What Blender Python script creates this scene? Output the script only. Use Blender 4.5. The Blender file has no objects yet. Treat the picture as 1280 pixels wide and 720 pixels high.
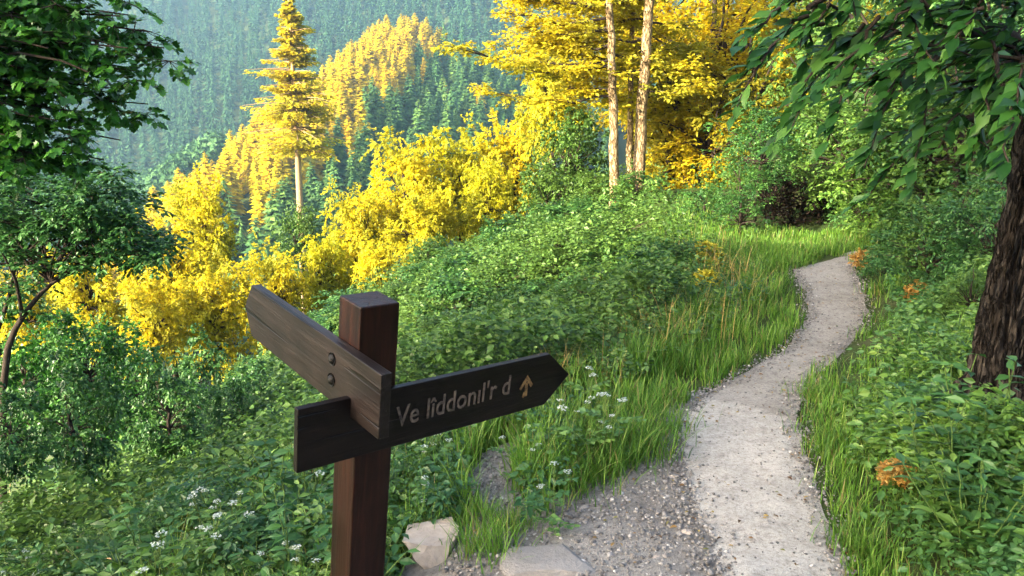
import bpy, math, random
import numpy as np
from mathutils import Vector, Matrix
random.seed(7)
RNG = np.random.default_rng(11)
PI = math.pi
scene = bpy.context.scene
COL = scene.collection

# ------------------------------------------------------------------ camera
PITCH = math.radians(12.4); FPX = 922.0; EYE = np.array([0.0, 0.0, 1.6])
cam_d = bpy.data.cameras.new('camera'); cam = bpy.data.objects.new('camera', cam_d); COL.objects.link(cam)
cam.location = EYE; cam.rotation_euler = (PI/2 - PITCH, 0, 0)
cam_d.sensor_width = 36; cam_d.lens = FPX/1280*36; cam_d.clip_start = .05; cam_d.clip_end = 4000
scene.camera = cam
_F = np.array([0, math.cos(PITCH), -math.sin(PITCH)]); _U = np.array([0, math.sin(PITCH), math.cos(PITCH)])

def at(u, v, y):
    """photo pixel (1280x720) at depth y -> world point"""
    d = _F + np.array([(u-640)/FPX, 0, 0]) + _U*(360-v)/FPX
    return EYE + d*(y/d[1])

# ------------------------------------------------------------------ noise
def _h(ix, iy, s):
    n = (ix*374761393 + iy*668265263 + s*1442695041) & 0xffffffff
    n = ((n ^ (n >> 13))*1274126177) & 0xffffffff
    return ((n ^ (n >> 16)) & 0xffff)/65535.0
def vnoise(x, y, s=0):
    x = np.asarray(x, float); y = np.asarray(y, float)
    ix = np.floor(x).astype(np.int64); iy = np.floor(y).astype(np.int64)
    fx = x-ix; fy = y-iy; fx = fx*fx*(3-2*fx); fy = fy*fy*(3-2*fy)
    a = _h(ix, iy, s); b = _h(ix+1, iy, s); c = _h(ix, iy+1, s); d = _h(ix+1, iy+1, s)
    return (a*(1-fx)+b*fx)*(1-fy)+(c*(1-fx)+d*fx)*fy
def fbm(x, y, s=0, o=3):
    r = 0; a = .5; t = 0
    for i in range(o):
        r = r+a*vnoise(x*2**i, y*2**i, s+i*17); t += a; a *= .5
    return r/t
def sstep(a, b, x):
    t = np.clip((x-a)/(b-a), 0, 1); return t*t*(3-2*t)

# ------------------------------------------------------------------ terrain
def path_z(y): return .04*np.maximum(0, np.asarray(y, float)-5)
def onpath(u, v):
    y = 3.0
    for _ in range(40):
        k = at(u, v, 1.0)[2]-1.6      # slope per metre
        y = (float(path_z(y))-1.6)/k
    p = at(u, v, y); return p
_L = [(905, 760), (890, 720), (862, 650), (841, 590), (838, 540), (868, 498), (925, 468), (982, 436), (1011, 402), (1006, 366), (992, 340)]
_R = [(1085, 760), (1066, 720), (1050, 680), (1022, 610), (1006, 560), (996, 520), (1003, 485), (1040, 450), (1074, 415), (1083, 390), (1078, 358), (1066, 334)]
PL = np.array([onpath(*p) for p in _L]); PR = np.array([onpath(*p) for p in _R])
YS = np.linspace(-6, PR[-1, 1], 60)
def edge(y, P, x0):
    return np.interp(y, np.concatenate([[-6], P[:, 1]]), np.concatenate([[x0], P[:, 0]]))
def left_edge(y):
    y = np.asarray(y, float); e = edge(y, PL, -.3)
    return np.where(y > PL[-1, 1], PL[-1, 0]+.12*(y-PL[-1, 1]), e)
def right_edge(y):
    y = np.asarray(y, float); e = edge(y, PR, .25)
    return np.where(y > PR[-1, 1], PR[-1, 0]+.12*(y-PR[-1, 1]), e)
def H(x, y):
    x = np.asarray(x, float); y = np.asarray(y, float)
    l = left_edge(y)-x; r = x-right_edge(y)
    z = path_z(np.minimum(y, 16))
    z = z - .05*np.clip(l, 0, .8) - .38*np.maximum(0, l-.9) - .04*np.clip(l-4, 0, 9)**2
    z = z + .32*np.minimum(np.maximum(0, r-.08), 9)
    z = z + .07*(fbm(x*.9, y*.9, 3)-.5)*sstep(.0, 1.0, np.maximum(l, r))
    z = z - .5*np.maximum(0, y-15)*sstep(-9, -1, l)
    z = -45+np.logaddexp(0, (z+45)/4)*4
    # spur with a long ridge running away
    zr = np.where(y < 120, -17-.6*(120-y), np.where(y < 300, -17+.289*(y-120), 35-.25*(y-300)))
    xr = -51+.05*(y-120)
    sp = zr+2.5*(fbm(x/14, y/14, 9)-.5) - np.where(x > xr, .43, .6)*np.sqrt((x-xr)**2+9)
    far = -45+.57*(y-345) + 34*(fbm(x/110+3, y/300, 21)-.5) + 8*(fbm(x/34, y/90, 5)-.5) - .03*np.abs(x)
    z = np.maximum(z, sp)
    z = 3*np.logaddexp(z/3, np.minimum(far, 150)/3)
    # unseen hill shoulder behind the viewer, added to shade the foreground
    q = (x+18)*.57-(y+3)*.82; s = (x+18)*.82+(y+3)*.57
    hz = -9+np.clip(-s*.75, 0, 48); z = z + sstep(-3.2, 4.6, q)*sstep(0, -8, s)*sstep(-160, -90, s)*sstep(190, 120, q)*np.maximum(0, hz-z)
    return z

def hit(u, v, lift=.3):
    y = 2.0
    for _ in range(300):
        p = at(u, v, y)
        if p[2] < float(H(p[0], p[1]))+lift: break
        y += .04
    return p

# ------------------------------------------------------------------ mesh builder
class MB:
    def __init__(s): s.v = []; s.f = {3: [], 4: []}; s.m = {3: [], 4: []}; s.n = 0
    def add(s, v, faces, mat=0):
        v = np.asarray(v, float).reshape(-1, 3); s.v.append(v)
        faces = [np.asarray(faces)] if isinstance(faces, np.ndarray) else faces
        by = {3: [], 4: []}
        for f in faces:
            if isinstance(f, np.ndarray) and f.ndim == 2:
                s.f[f.shape[1]].append(f+s.n); s.m[f.shape[1]].append(np.full(len(f), mat))
            elif len(f) in (3, 4): by[len(f)].append(f)
            else:
                for i in range(1, len(f)-1): by[3].append((f[0], f[i], f[i+1]))
        for k in (3, 4):
            if by[k]: s.f[k].append(np.array(by[k])+s.n); s.m[k].append(np.full(len(by[k]), mat))
        s.n += len(v); return s
    def tube(s, pts, rad, seg=8, mat=0, cap=True):
        pts = np.asarray(pts, float); n = len(pts); rad = np.broadcast_to(np.asarray(rad, float), (n,))
        t = np.gradient(pts, axis=0); t /= np.linalg.norm(t, axis=1)[:, None]+1e-9
        ref = np.array([0, 0, 1.]) if abs(t[0, 2]) < .8 else np.array([1., 0, 0])
        a = np.cross(t, ref); a /= np.linalg.norm(a, axis=1)[:, None]+1e-9; b = np.cross(t, a)
        th = np.linspace(0, 2*PI, seg, endpoint=False)
        ring = pts[:, None]+rad[:, None, None]*(a[:, None]*np.cos(th)[None, :, None]+b[:, None]*np.sin(th)[None, :, None])
        i = np.arange(n-1)[:, None]*seg; j = np.arange(seg)[None]; j2 = (j+1) % seg
        q = np.stack([i+j, i+j2, i+seg+j2, i+seg+j], -1).reshape(-1, 4)
        s.add(ring, q, mat)
        if cap: s.add(ring[-1], [tuple(range(seg))], mat)
        return s
    def inst(s, T, faces, pos, A, B, C, sc, mat=0):
        """copies of template T (k,3) with frame A,B,C at pos, scale sc (N,) or (N,3)"""
        T = np.asarray(T, float); N = len(pos)
        if N == 0: return s
        sc = np.asarray(sc, float)
        if sc.ndim < 2: sc = np.broadcast_to(sc, (N,))[:, None]*np.ones(3)
        V = (pos[:, None]+A[:, None]*(T[None, :, 0:1]*sc[:, None, 0:1])+B[:, None]*(T[None, :, 1:2]*sc[:, None, 1:2])
             + C[:, None]*(T[None, :, 2:3]*sc[:, None, 2:3]))
        off = (np.arange(N)*len(T))[:, None, None]
        for k in (3, 4):
            f = np.array([x for x in faces if len(x) == k])
            if len(f): s.f[k].append((f[None]+off).reshape(-1, k)+s.n); s.m[k].append(np.full(len(f)*N, mat))
        s.v.append(V.reshape(-1, 3)); s.n += N*len(T); return s
    def mesh(s, name, mats, smooth=False):
        me = bpy.data.meshes.new(name); v = np.concatenate(s.v)
        lo = []; st = []; mi = []; o = 0
        for k in (3, 4):
            if s.f[k]:
                f = np.concatenate(s.f[k]); lo.append(f.ravel()); st.append(o+np.arange(len(f))*k); o += f.size; mi.append(np.concatenate(s.m[k]))
        lo = np.concatenate(lo); st = np.concatenate(st); mi = np.concatenate(mi)
        me.vertices.add(len(v)); me.vertices.foreach_set('co', v.astype(np.float32).ravel())
        me.loops.add(len(lo)); me.loops.foreach_set('vertex_index', lo.astype(np.int32))
        me.polygons.add(len(st)); me.polygons.foreach_set('loop_start', st.astype(np.int32))
        me.polygons.foreach_set('material_index', mi.astype(np.int32))
        me.polygons.foreach_set('use_smooth', np.full(len(st), smooth))
        for m in (mats if isinstance(mats, (list, tuple)) else [mats]): me.materials.append(m)
        me.update(calc_edges=True); me.validate(); return me
    def build(s, name, mats, parent=None, smooth=False):
        o = bpy.data.objects.new(name, s.mesh(name, mats, smooth)); COL.objects.link(o)
        if parent: o.parent = parent
        return o
def tag(o, label=None, cat=None, group=None, kind=None):
    if label: o['label'] = label
    if cat: o['category'] = cat
    if group: o['group'] = group
    if kind: o['kind'] = kind
    return o
def thing(name, label, cat, loc=(0, 0, 0), rz=0, group=None):
    o = bpy.data.objects.new(name, None); COL.objects.link(o); o.empty_display_size = .1
    o.location = loc; o.rotation_euler = (0, 0, rz); return tag(o, label, cat, group)
def copy_tree(o, parent=None):
    c = o.copy(); COL.objects.link(c)
    if parent: c.parent = parent
    for ch in list(o.children): copy_tree(ch, c)
    return c
def unit(a): a = np.asarray(a, float); return a/(np.linalg.norm(a, axis=-1, keepdims=True)+1e-9)
def frames(A, Nn):
    A = unit(A); B = unit(np.cross(Nn, A)); return A, B, np.cross(A, B)

# ------------------------------------------------------------------ materials
def newmat(name):
    m = bpy.data.materials.new(name); m.use_nodes = True; nt = m.node_tree; nt.nodes.clear(); return m, nt
def N(nt, t, **k):
    n = nt.nodes.new(t)
    for a, b in k.items():
        if a.startswith('i_'): n.inputs[a[2:].replace('_', ' ')].default_value = b
        else: setattr(n, a, b)
    return n
def ramp(nt, fac, cols):
    r = N(nt, 'ShaderNodeValToRGB'); e = r.color_ramp.elements
    while len(e) < len(cols): e.new(.5)
    for i, c in enumerate(cols):
        p, c = c if len(c) == 2 else (i/(len(cols)-1), c)
        e[i].position = p; e[i].color = (*c, 1)
    nt.links.new(fac, r.inputs[0]); return r.outputs[0]
def mixc(nt, f, a, b, mode='MIX'):
    m = N(nt, 'ShaderNodeMix', data_type='RGBA', blend_type=mode)
    L = nt.links.new
    for i, x in ((0, f), (6, a), (7, b)):
        if isinstance(x, (int, float)): m.inputs[i].default_value = x
        elif isinstance(x, tuple): m.inputs[i].default_value = (*x, 1)
        else: L(x, m.inputs[i])
    return m.outputs[2]
def leaf_mat(name, cols, trans=.3, rough=.5, spec=.35, patch=None, pscale=1.5, tint=None):
    m, nt = newmat(name); L = nt.links.new
    g = N(nt, 'ShaderNodeNewGeometry'); c = ramp(nt, g.outputs['Random Per Island'], cols)
    if patch:
        tc = N(nt, 'ShaderNodeTexCoord'); oi = N(nt, 'ShaderNodeObjectInfo')
        no = N(nt, 'ShaderNodeTexNoise', noise_dimensions='4D', i_Scale=pscale, i_Detail=2.0); L(tc.outputs['Object'], no.inputs['Vector'])
        mu = N(nt, 'ShaderNodeMath', operation='MULTIPLY'); mu.inputs[1].default_value = 20; L(oi.outputs['Random'], mu.inputs[0]); L(mu.outputs[0], no.inputs['W'])
        f = ramp(nt, no.outputs[0], [(.45, (0, 0, 0)), (.62, (1, 1, 1))]); c = mixc(nt, f, c, patch)
    if tint:
        oi2 = N(nt, 'ShaderNodeObjectInfo'); c = mixc(nt, 1.0, c, ramp(nt, oi2.outputs['Random'], tint), 'MULTIPLY')
    p = N(nt, 'ShaderNodeBsdfPrincipled'); L(c, p.inputs['Base Color']); p.inputs['Roughness'].default_value = rough; p.inputs['Specular IOR Level'].default_value = spec
    t = N(nt, 'ShaderNodeBsdfTranslucent'); L(c, t.inputs[0])
    mx = N(nt, 'ShaderNodeMixShader'); mx.inputs[0].default_value = trans; L(p.outputs[0], mx.inputs[1]); L(t.outputs[0], mx.inputs[2])
    o = N(nt, 'ShaderNodeOutputMaterial'); L(mx.outputs[0], o.inputs[0]); return m
def solid_mat(name, cols, scale=8, detail=6, rough=.8, bump=.3, stretch=(1, 1, 1), spec=.3, bscale=None, dist=.02, metal=0):
    m, nt = newmat(name); L = nt.links.new
    tc = N(nt, 'ShaderNodeTexCoord'); mp = N(nt, 'ShaderNodeMapping'); mp.inputs['Scale'].default_value = stretch; L(tc.outputs['Object'], mp.inputs[0])
    no = N(nt, 'ShaderNodeTexNoise', i_Scale=scale, i_Detail=detail, i_Roughness=.65); L(mp.outputs[0], no.inputs['Vector'])
    c = ramp(nt, no.outputs[0], cols)
    nb = N(nt, 'ShaderNodeTexNoise', i_Scale=bscale or scale*3, i_Detail=8.0, i_Roughness=.7); L(mp.outputs[0], nb.inputs['Vector'])
    b = N(nt, 'ShaderNodeBump'); b.inputs['Strength'].default_value = bump; b.inputs['Distance'].default_value = dist; L(nb.outputs[0], b.inputs['Height'])
    p = N(nt, 'ShaderNodeBsdfPrincipled'); L(c, p.inputs['Base Color']); L(b.outputs[0], p.inputs['Normal'])
    p.inputs['Roughness'].default_value = rough; p.inputs['Specular IOR Level'].default_value = spec; p.inputs['Metallic'].default_value = metal
    o = N(nt, 'ShaderNodeOutputMaterial'); L(p.outputs[0], o.inputs[0]); return m
GOLD = [(.42, .33, .012), (.58, .49, .015), (.68, .61, .025), (.74, .69, .06)]
M = {}
M['gold'] = leaf_mat('golden_leaves', GOLD, .5, .5, .2, patch=(.36, .36, .03), pscale=1.3, tint=[(.8, .88, .8), (1, 1, 1), (1, .95, .85)])
M['goldpine'] = leaf_mat('golden_spray', [(.40, .30, .015), (.58, .47, .018), (.68, .59, .03), (.6, .55, .06)], .5, .55, .2, patch=(.42, .40, .04), pscale=.8)
M['goldorange'] = leaf_mat('amber_leaves', [(.38, .25, .012), (.56, .40, .015), (.72, .6, .02), (.56, .5, .03)], .58, .55, .2, patch=(.34, .32, .03), pscale=.9)
M['larch'] = leaf_mat('larch_needles', [(.42, .31, .006), (.58, .47, .008), (.68, .57, .015)], .4, .6, .15, tint=[(.8, .72, .7), (1, 1, 1), (1, .86, .75)])
M['spruce'] = leaf_mat('spruce_needles', [(.035, .095, .03), (.06, .145, .04), (.10, .19, .045)], .2, .6, .2, tint=[(.75, .85, .9), (1, 1, 1), (1.3, 1.15, .9)])
M['farwood'] = leaf_mat('far_needles', [(.014, .05, .022), (.03, .085, .034), (.05, .12, .042)], .15, .7, .1)
M['broadfar'] = leaf_mat('far_broadleaf', [(.03, .085, .03), (.05, .12, .04), (.07, .145, .05)], .2, .7, .1)
M['green'] = leaf_mat('green_leaves', [(.02, .075, .015), (.045, .14, .025), (.08, .20, .035), (.11, .24, .05)], .3, .42, .45, patch=(.03, .10, .025), pscale=2)
M['fresh'] = leaf_mat('fresh_leaves', [(.05, .12, .017), (.092, .195, .024), (.15, .28, .035), (.2, .32, .07)], .35, .42, .45, patch=(.05, .14, .04), pscale=1.6)
M['herb'] = leaf_mat('herb_leaves', [(.02, .058, .010), (.046, .11, .015), (.08, .165, .022), (.15, .25, .06)], .33, .42, .4, patch=(.03, .095, .03), pscale=1.3)
M['dark'] = leaf_mat('dark_leaves', [(.012, .06, .008), (.026, .115, .012), (.05, .19, .018), (.085, .25, .03)], .35, .4, .45)
M['bigleaf'] = leaf_mat('broad_leaves', [(.012, .055, .010), (.022, .085, .014), (.04, .13, .018), (.085, .2, .03)], .35, .42, .3)
M['hazel'] = leaf_mat('bush_leaves', [(.023, .064, .012), (.048, .116, .017), (.08, .165, .025), (.125, .215, .048)], .3, .45, .32, patch=(.085, .16, .025), pscale=.8)
M['grass'] = leaf_mat('grass_blades', [(0, (.26, .22, .09)), (.07, (.2, .2, .05)), (.1, (.05, .13, .015)), (.45, (.09, .21, .022)), (.8, (.15, .29, .03)), (1, (.24, .34, .07))], .4, .5, .3)
M['drygrass'] = leaf_mat('dry_blades', [(.3, .2, .07), (.42, .3, .1), (.3, .3, .08)], .35, .6, .2)
M['orange'] = leaf_mat('orange_leaves', [(.30, .15, .03), (.48, .26, .05), (.42, .32, .1)], .35, .5, .3)
M['yellow'] = leaf_mat('yellow_leaves', [(.35, .34, .02), (.52, .46, .03), (.6, .5, .05)], .35, .5, .3)
M['white'] = leaf_mat('white_petals', [(.34, .40, .35), (.46, .52, .46), (.55, .6, .54)], .25, .5, .3)
M['stem'] = solid_mat('green_stem', [(.05, .1, .02), (.1, .16, .03)], 20)
M['bark'] = solid_mat('dark_bark', [(.008, .006, .005), (.028, .021, .016), (.085, .066, .05)], 9, 8, .9, 1.0, (1, 1, .25), .08, 16, .05)
M['branch'] = solid_mat('branch_bark', [(.02, .015, .012), (.06, .045, .035)], 14, 5, .9, .5, (1, 1, .4), .1)
def bark_mat(name, crack, mid, light, sc, dist, stretch):
    m, nt = newmat(name); L = nt.links.new
    tc = N(nt, 'ShaderNodeTexCoord'); mp = N(nt, 'ShaderNodeMapping'); mp.inputs['Scale'].default_value = (1, 1, stretch); L(tc.outputs['Object'], mp.inputs[0])
    nz = N(nt, 'ShaderNodeTexNoise', i_Scale=sc*.8, i_Detail=5.0); L(mp.outputs[0], nz.inputs['Vector'])
    wv = mixc(nt, .12, mp.outputs[0], nz.outputs['Color'])
    vo = N(nt, 'ShaderNodeTexVoronoi', feature='DISTANCE_TO_EDGE', i_Scale=sc); L(wv, vo.inputs['Vector'])
    n2 = N(nt, 'ShaderNodeTexNoise', i_Scale=sc*2.2, i_Detail=8.0, i_Roughness=.7); L(mp.outputs[0], n2.inputs['Vector'])
    c = ramp(nt, n2.outputs[0], [(.3, crack), (.5, mid), (.72, light)])
    e = ramp(nt, vo.outputs['Distance'], [(0, (0, 0, 0)), (.16, (1, 1, 1))]); c = mixc(nt, e, crack, c)
    ad = N(nt, 'ShaderNodeMath', operation='MULTIPLY_ADD'); ad.inputs[1].default_value = .5; L(n2.outputs[0], ad.inputs[0]); L(e, ad.inputs[2])
    b = N(nt, 'ShaderNodeBump'); b.inputs['Strength'].default_value = 1; b.inputs['Distance'].default_value = dist; L(ad.outputs[0], b.inputs['Height'])
    p = N(nt, 'ShaderNodeBsdfPrincipled'); L(c, p.inputs['Base Color']); L(b.outputs[0], p.inputs['Normal']); p.inputs['Roughness'].default_value = .9; p.inputs['Specular IOR Level'].default_value = .1
    o = N(nt, 'ShaderNodeOutputMaterial'); L(p.outputs[0], o.inputs[0]); return m
M['bark'] = bark_mat('dark_bark', (.008, .006, .005), (.034, .028, .023), (.105, .088, .07), 26, .03, .22)
M['pinebark'] = bark_mat('pine_bark', (.13, .085, .042), (.36, .26, .14), (.54, .43, .25), 20, .025, .3)
M['palebark'] = solid_mat('pale_bark', [(.2, .13, .07), (.42, .3, .16)], 6, 6, .9, .6, (1, 1, .3), .1)
M['rock'] = solid_mat('pink_granite', [(.20, .165, .135), (.36, .305, .255), (.5, .44, .375)], 16, 10, .85, .7, (1, 1, 1), .25, 40, .012)
M['slab'] = solid_mat('grey_slab', [(.13, .12, .11), (.22, .205, .19), (.32, .30, .275)], 7, 10, .85, .7, (1, 1, 1), .25, 45, .012)
M['pebble'] = None
def pebble_mat():
    m, nt = newmat('pebbles'); L = nt.links.new
    g = N(nt, 'ShaderNodeNewGeometry'); c = ramp(nt, g.outputs['Random Per Island'], [(0, (.07, .065, .06)), (.5, (.15, .14, .13)), (.88, (.23, .215, .2)), (1, (.42, .4, .37))])
    p = N(nt, 'ShaderNodeBsdfPrincipled'); L(c, p.inputs['Base Color']); p.inputs['Roughness'].default_value = .8
    o = N(nt, 'ShaderNodeOutputMaterial'); L(p.outputs[0], o.inputs[0]); return m
M['pebble'] = pebble_mat()
def wood_mat(name, dark, mid, light, rough, axis=2, spec=.18):
    m, nt = newmat(name); L = nt.links.new
    tc = N(nt, 'ShaderNodeTexCoord'); mp = N(nt, 'ShaderNodeMapping')
    s = [26, 26, 26]; s[axis] = 1.6; mp.inputs['Scale'].default_value = s; L(tc.outputs['Object'], mp.inputs[0])
    n1 = N(nt, 'ShaderNodeTexNoise', i_Scale=1.6, i_Detail=7.0, i_Roughness=.7, i_Distortion=.6); L(mp.outputs[0], n1.inputs['Vector'])
    n2 = N(nt, 'ShaderNodeTexNoise', i_Scale=7.0, i_Detail=4.0); L(tc.outputs['Object'], n2.inputs['Vector'])
    c = ramp(nt, n1.outputs[0], [(.3, dark), (.52, mid), (.75, light)])
    c = mixc(nt, 1.0, c, ramp(nt, n2.outputs[0], [(.3, (.6, .6, .6)), (.7, (1.2, 1.2, 1.2))]), 'MULTIPLY')
    m2 = N(nt, 'ShaderNodeMapping'); s2 = [30, 30, 30]; s2[axis] = .9; m2.inputs['Scale'].default_value = s2; L(tc.outputs['Object'], m2.inputs[0])
    n3 = N(nt, 'ShaderNodeTexNoise', i_Scale=1.0, i_Detail=3.0, i_Distortion=.4); L(m2.outputs[0], n3.inputs['Vector'])
    ck = ramp(nt, n3.outputs[0], [(.30, (0, 0, 0)), (.345, (1, 1, 1)), (.66, (1, 1, 1)), (.69, (.35, .35, .35))])
    c = mixc(nt, 1.0, c, ramp(nt, ck, [(0, (.2, .2, .2)), (1, (1, 1, 1))]), 'MULTIPLY')
    ah = N(nt, 'ShaderNodeMath', operation='MULTIPLY_ADD'); ah.inputs[1].default_value = 1.2; L(ck, ah.inputs[0]); L(n1.outputs[0], ah.inputs[2])
    b = N(nt, 'ShaderNodeBump'); b.inputs['Strength'].default_value = .7; b.inputs['Distance'].default_value = .0035; L(ah.outputs[0], b.inputs['Height'])
    p = N(nt, 'ShaderNodeBsdfPrincipled'); L(c, p.inputs['Base Color']); L(b.outputs[0], p.inputs['Normal'])
    r = ramp(nt, n2.outputs[0], [(rough-.1,)*3, (rough+.15,)*3]); L(r, p.inputs['Roughness']); p.inputs['Specular IOR Level'].default_value = spec
    o = N(nt, 'ShaderNodeOutputMaterial'); L(p.outputs[0], o.inputs[0]); return m
M['post'] = wood_mat('stained_post', (.005, .0018, .001), (.018, .0052, .0028), (.052, .0145, .007), .42)
M['board'] = wood_mat('weathered_board', (.007, .005, .004), (.018, .012, .010), (.040, .029, .024), .4, 0)
M['darkboard'] = wood_mat('dark_board', (.003, .0016, .0014), (.006, .0034, .0028), (.013, .0075, .006), .4, 0)
M['iron'] = solid_mat('black_iron', [(.006, .006, .006), (.02, .018, .017)], 40, rough=.45, metal=.6)
M['letter'] = solid_mat('routed_letters', [(.32, (.02, .013, .01)), (.45, (.105, .072, .05)), (.7, (.2, .14, .095))], 60, rough=.8)
M['arrow'] = solid_mat('ochre_paint', [(.36, (.03, .015, .006)), (.5, (.17, .09, .03)), (.7, (.3, .17, .06))], 60, rough=.8)

def ground_mat():
    m, nt = newmat('earth'); L = nt.links.new
    tc = N(nt, 'ShaderNodeTexCoord')
    a = N(nt, 'ShaderNodeTexNoise', i_Scale=1.2, i_Detail=8.0, i_Roughness=.65); L(tc.outputs['Object'], a.inputs['Vector'])
    b = N(nt, 'ShaderNodeTexNoise', i_Scale=26.0, i_Detail=8.0, i_Roughness=.7); L(tc.outputs['Object'], b.inputs['Vector'])
    c1 = ramp(nt, a.outputs[0], [(.35, (.03, .055, .015)), (.55, (.05, .07, .02)), (.72, (.09, .07, .045))])
    c = mixc(nt, .6, c1, ramp(nt, b.outputs[0], [(.3, (.4, .4, .4)), (.7, (1.4, 1.4, 1.4))]), 'MULTIPLY')
    bp = N(nt, 'ShaderNodeBump'); bp.inputs['Strength'].default_value = .8; bp.inputs['Distance'].default_value = .03; L(b.outputs[0], bp.inputs['Height'])
    p = N(nt, 'ShaderNodeBsdfPrincipled'); L(c, p.inputs['Base Color']); L(bp.outputs[0], p.inputs['Normal']); p.inputs['Roughness'].default_value = .95; p.inputs['Specular IOR Level'].default_value = .1
    o = N(nt, 'ShaderNodeOutputMaterial'); L(p.outputs[0], o.inputs[0]); return m
M['earth'] = ground_mat()
def trail_mat(name, sand):
    m, nt = newmat(name); L = nt.links.new
    tc = N(nt, 'ShaderNodeTexCoord')
    def nz(s, d, r=.65):
        n = N(nt, 'ShaderNodeTexNoise', i_Scale=s, i_Detail=d, i_Roughness=r); L(tc.outputs['Object'], n.inputs['Vector']); return n.outputs[0]
    n1 = nz(2.2, 6.0); n2 = nz(60.0, 6.0, .75); n3 = nz(220.0, 3.0)
    if sand: c = ramp(nt, n1, [(.3, (.35, .318, .275)), (.55, (.455, .42, .37)), (.75, (.53, .49, .435))])
    else: c = ramp(nt, n1, [(.3, (.17, .155, .14)), (.55, (.24, .225, .205)), (.75, (.32, .30, .27))])
    c = mixc(nt, .85, c, ramp(nt, n2, [(.32, (.5, .48, .46)), (.5, (1, 1, 1)), (.72, (1.25, 1.24, 1.22))]), 'MULTIPLY')
    c = mixc(nt, .5, c, ramp(nt, n3, [(.3, (.5, .5, .5)), (.7, (1.35, 1.35, 1.35))]), 'MULTIPLY')
    if sand:   # painted light and shade: near stretch kept sunlit pale, bend beyond darkened as shade
        at_ = N(nt, 'ShaderNodeAttribute', attribute_name='shade_paint'); c = mixc(nt, at_.outputs['Fac'], c, mixc(nt, 1.0, c, (.66, .655, .65), 'MULTIPLY'))
    n4 = nz(17.0, 5.0); c = mixc(nt, .7, c, ramp(nt, n4, [(.32, (.66, .64, .61)), (.5, (1, 1, 1)), (.7, (1.12, 1.12, 1.1))]), 'MULTIPLY')
    ad = N(nt, 'ShaderNodeMath', operation='ADD'); L(n2, ad.inputs[0]); L(n3, ad.inputs[1])
    bp = N(nt, 'ShaderNodeBump'); bp.inputs['Strength'].default_value = .7; bp.inputs['Distance'].default_value = .012; L(ad.outputs[0], bp.inputs['Height'])
    p = N(nt, 'ShaderNodeBsdfPrincipled'); L(c, p.inputs['Base Color']); L(bp.outputs[0], p.inputs['Normal']); p.inputs['Roughness'].default_value = .9; p.inputs['Specular IOR Level'].default_value = .2
    o = N(nt, 'ShaderNodeOutputMaterial'); L(p.outputs[0], o.inputs[0]); return m
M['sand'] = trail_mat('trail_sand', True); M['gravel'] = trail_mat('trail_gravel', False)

# ------------------------------------------------------------------ ground, path, gravel
def axis(n, a, ext, c=0):
    k = np.arcsinh(ext/a); t = np.linspace(-1, 1, n); return c+a*np.sinh(k*t)
xs = axis(420, 1.6, 560, .6); ys = axis(460, 2.2, 780, 4.5); ys = ys[ys > -150]
X, Y = np.meshgrid(xs, ys); Z = H(X, Y); ny, nx = X.shape
i = np.arange(ny-1)[:, None]*nx; j = np.arange(nx-1)[None]
g = MB().add(np.stack([X, Y, Z], -1), np.stack([i+j, i+j+1, i+nx+j+1, i+nx+j], -1).reshape(-1, 4)).build('ground', M['earth'], smooth=True)
tag(g, kind='structure')

ysp = np.arange(-1.5, 8.42, .05); nc = 22
le = left_edge(ysp)+.035*(fbm(ysp*3.1, ysp*0, 31)-.5)*2; re = right_edge(ysp)+.035*(fbm(ysp*3.1, ysp*0+5, 37)-.5)*2
far_ = sstep(7.6, 8.4, ysp)     # the trail swings right and leaves the view
le = le+far_*np.maximum(0, ysp-7.7)*.35; re = re+far_*np.maximum(0, ysp-7.7)*.12
tp_ = sstep(7.55, 8.42, ysp)*(re-le); le = le+.92*tp_; re = re+.25*tp_
tt = np.linspace(0, 1, nc); PX = le[:, None]*(1-tt)+re[:, None]*tt; PY = np.repeat(ysp[:, None], nc, 1)
PZ = H(PX, PY)+.020+.014*(fbm(PX*6, PY*6, 41)-.5)+.012*(fbm(PX*15, PY*15, 44)-.5) - .03*np.abs(tt-.5)**3*8*.5
i = np.arange(len(ysp)-1)[:, None]*nc; j = np.arange(nc-1)[None]
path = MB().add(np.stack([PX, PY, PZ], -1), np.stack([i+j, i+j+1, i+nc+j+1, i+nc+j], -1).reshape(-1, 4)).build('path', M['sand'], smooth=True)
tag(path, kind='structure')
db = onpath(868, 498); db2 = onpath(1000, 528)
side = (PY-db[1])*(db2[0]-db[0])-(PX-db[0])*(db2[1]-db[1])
shade_paint = sstep(-.015, .025, side+.06*(fbm(PX*5, PY*5, 43)-.5))  # mask for the shade painted on the path past the diagonal edge
at_ = path.data.attributes.new('shade_paint', 'FLOAT', 'POINT'); at_.data.foreach_set('value', shade_paint.astype(np.float32).ravel())

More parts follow.
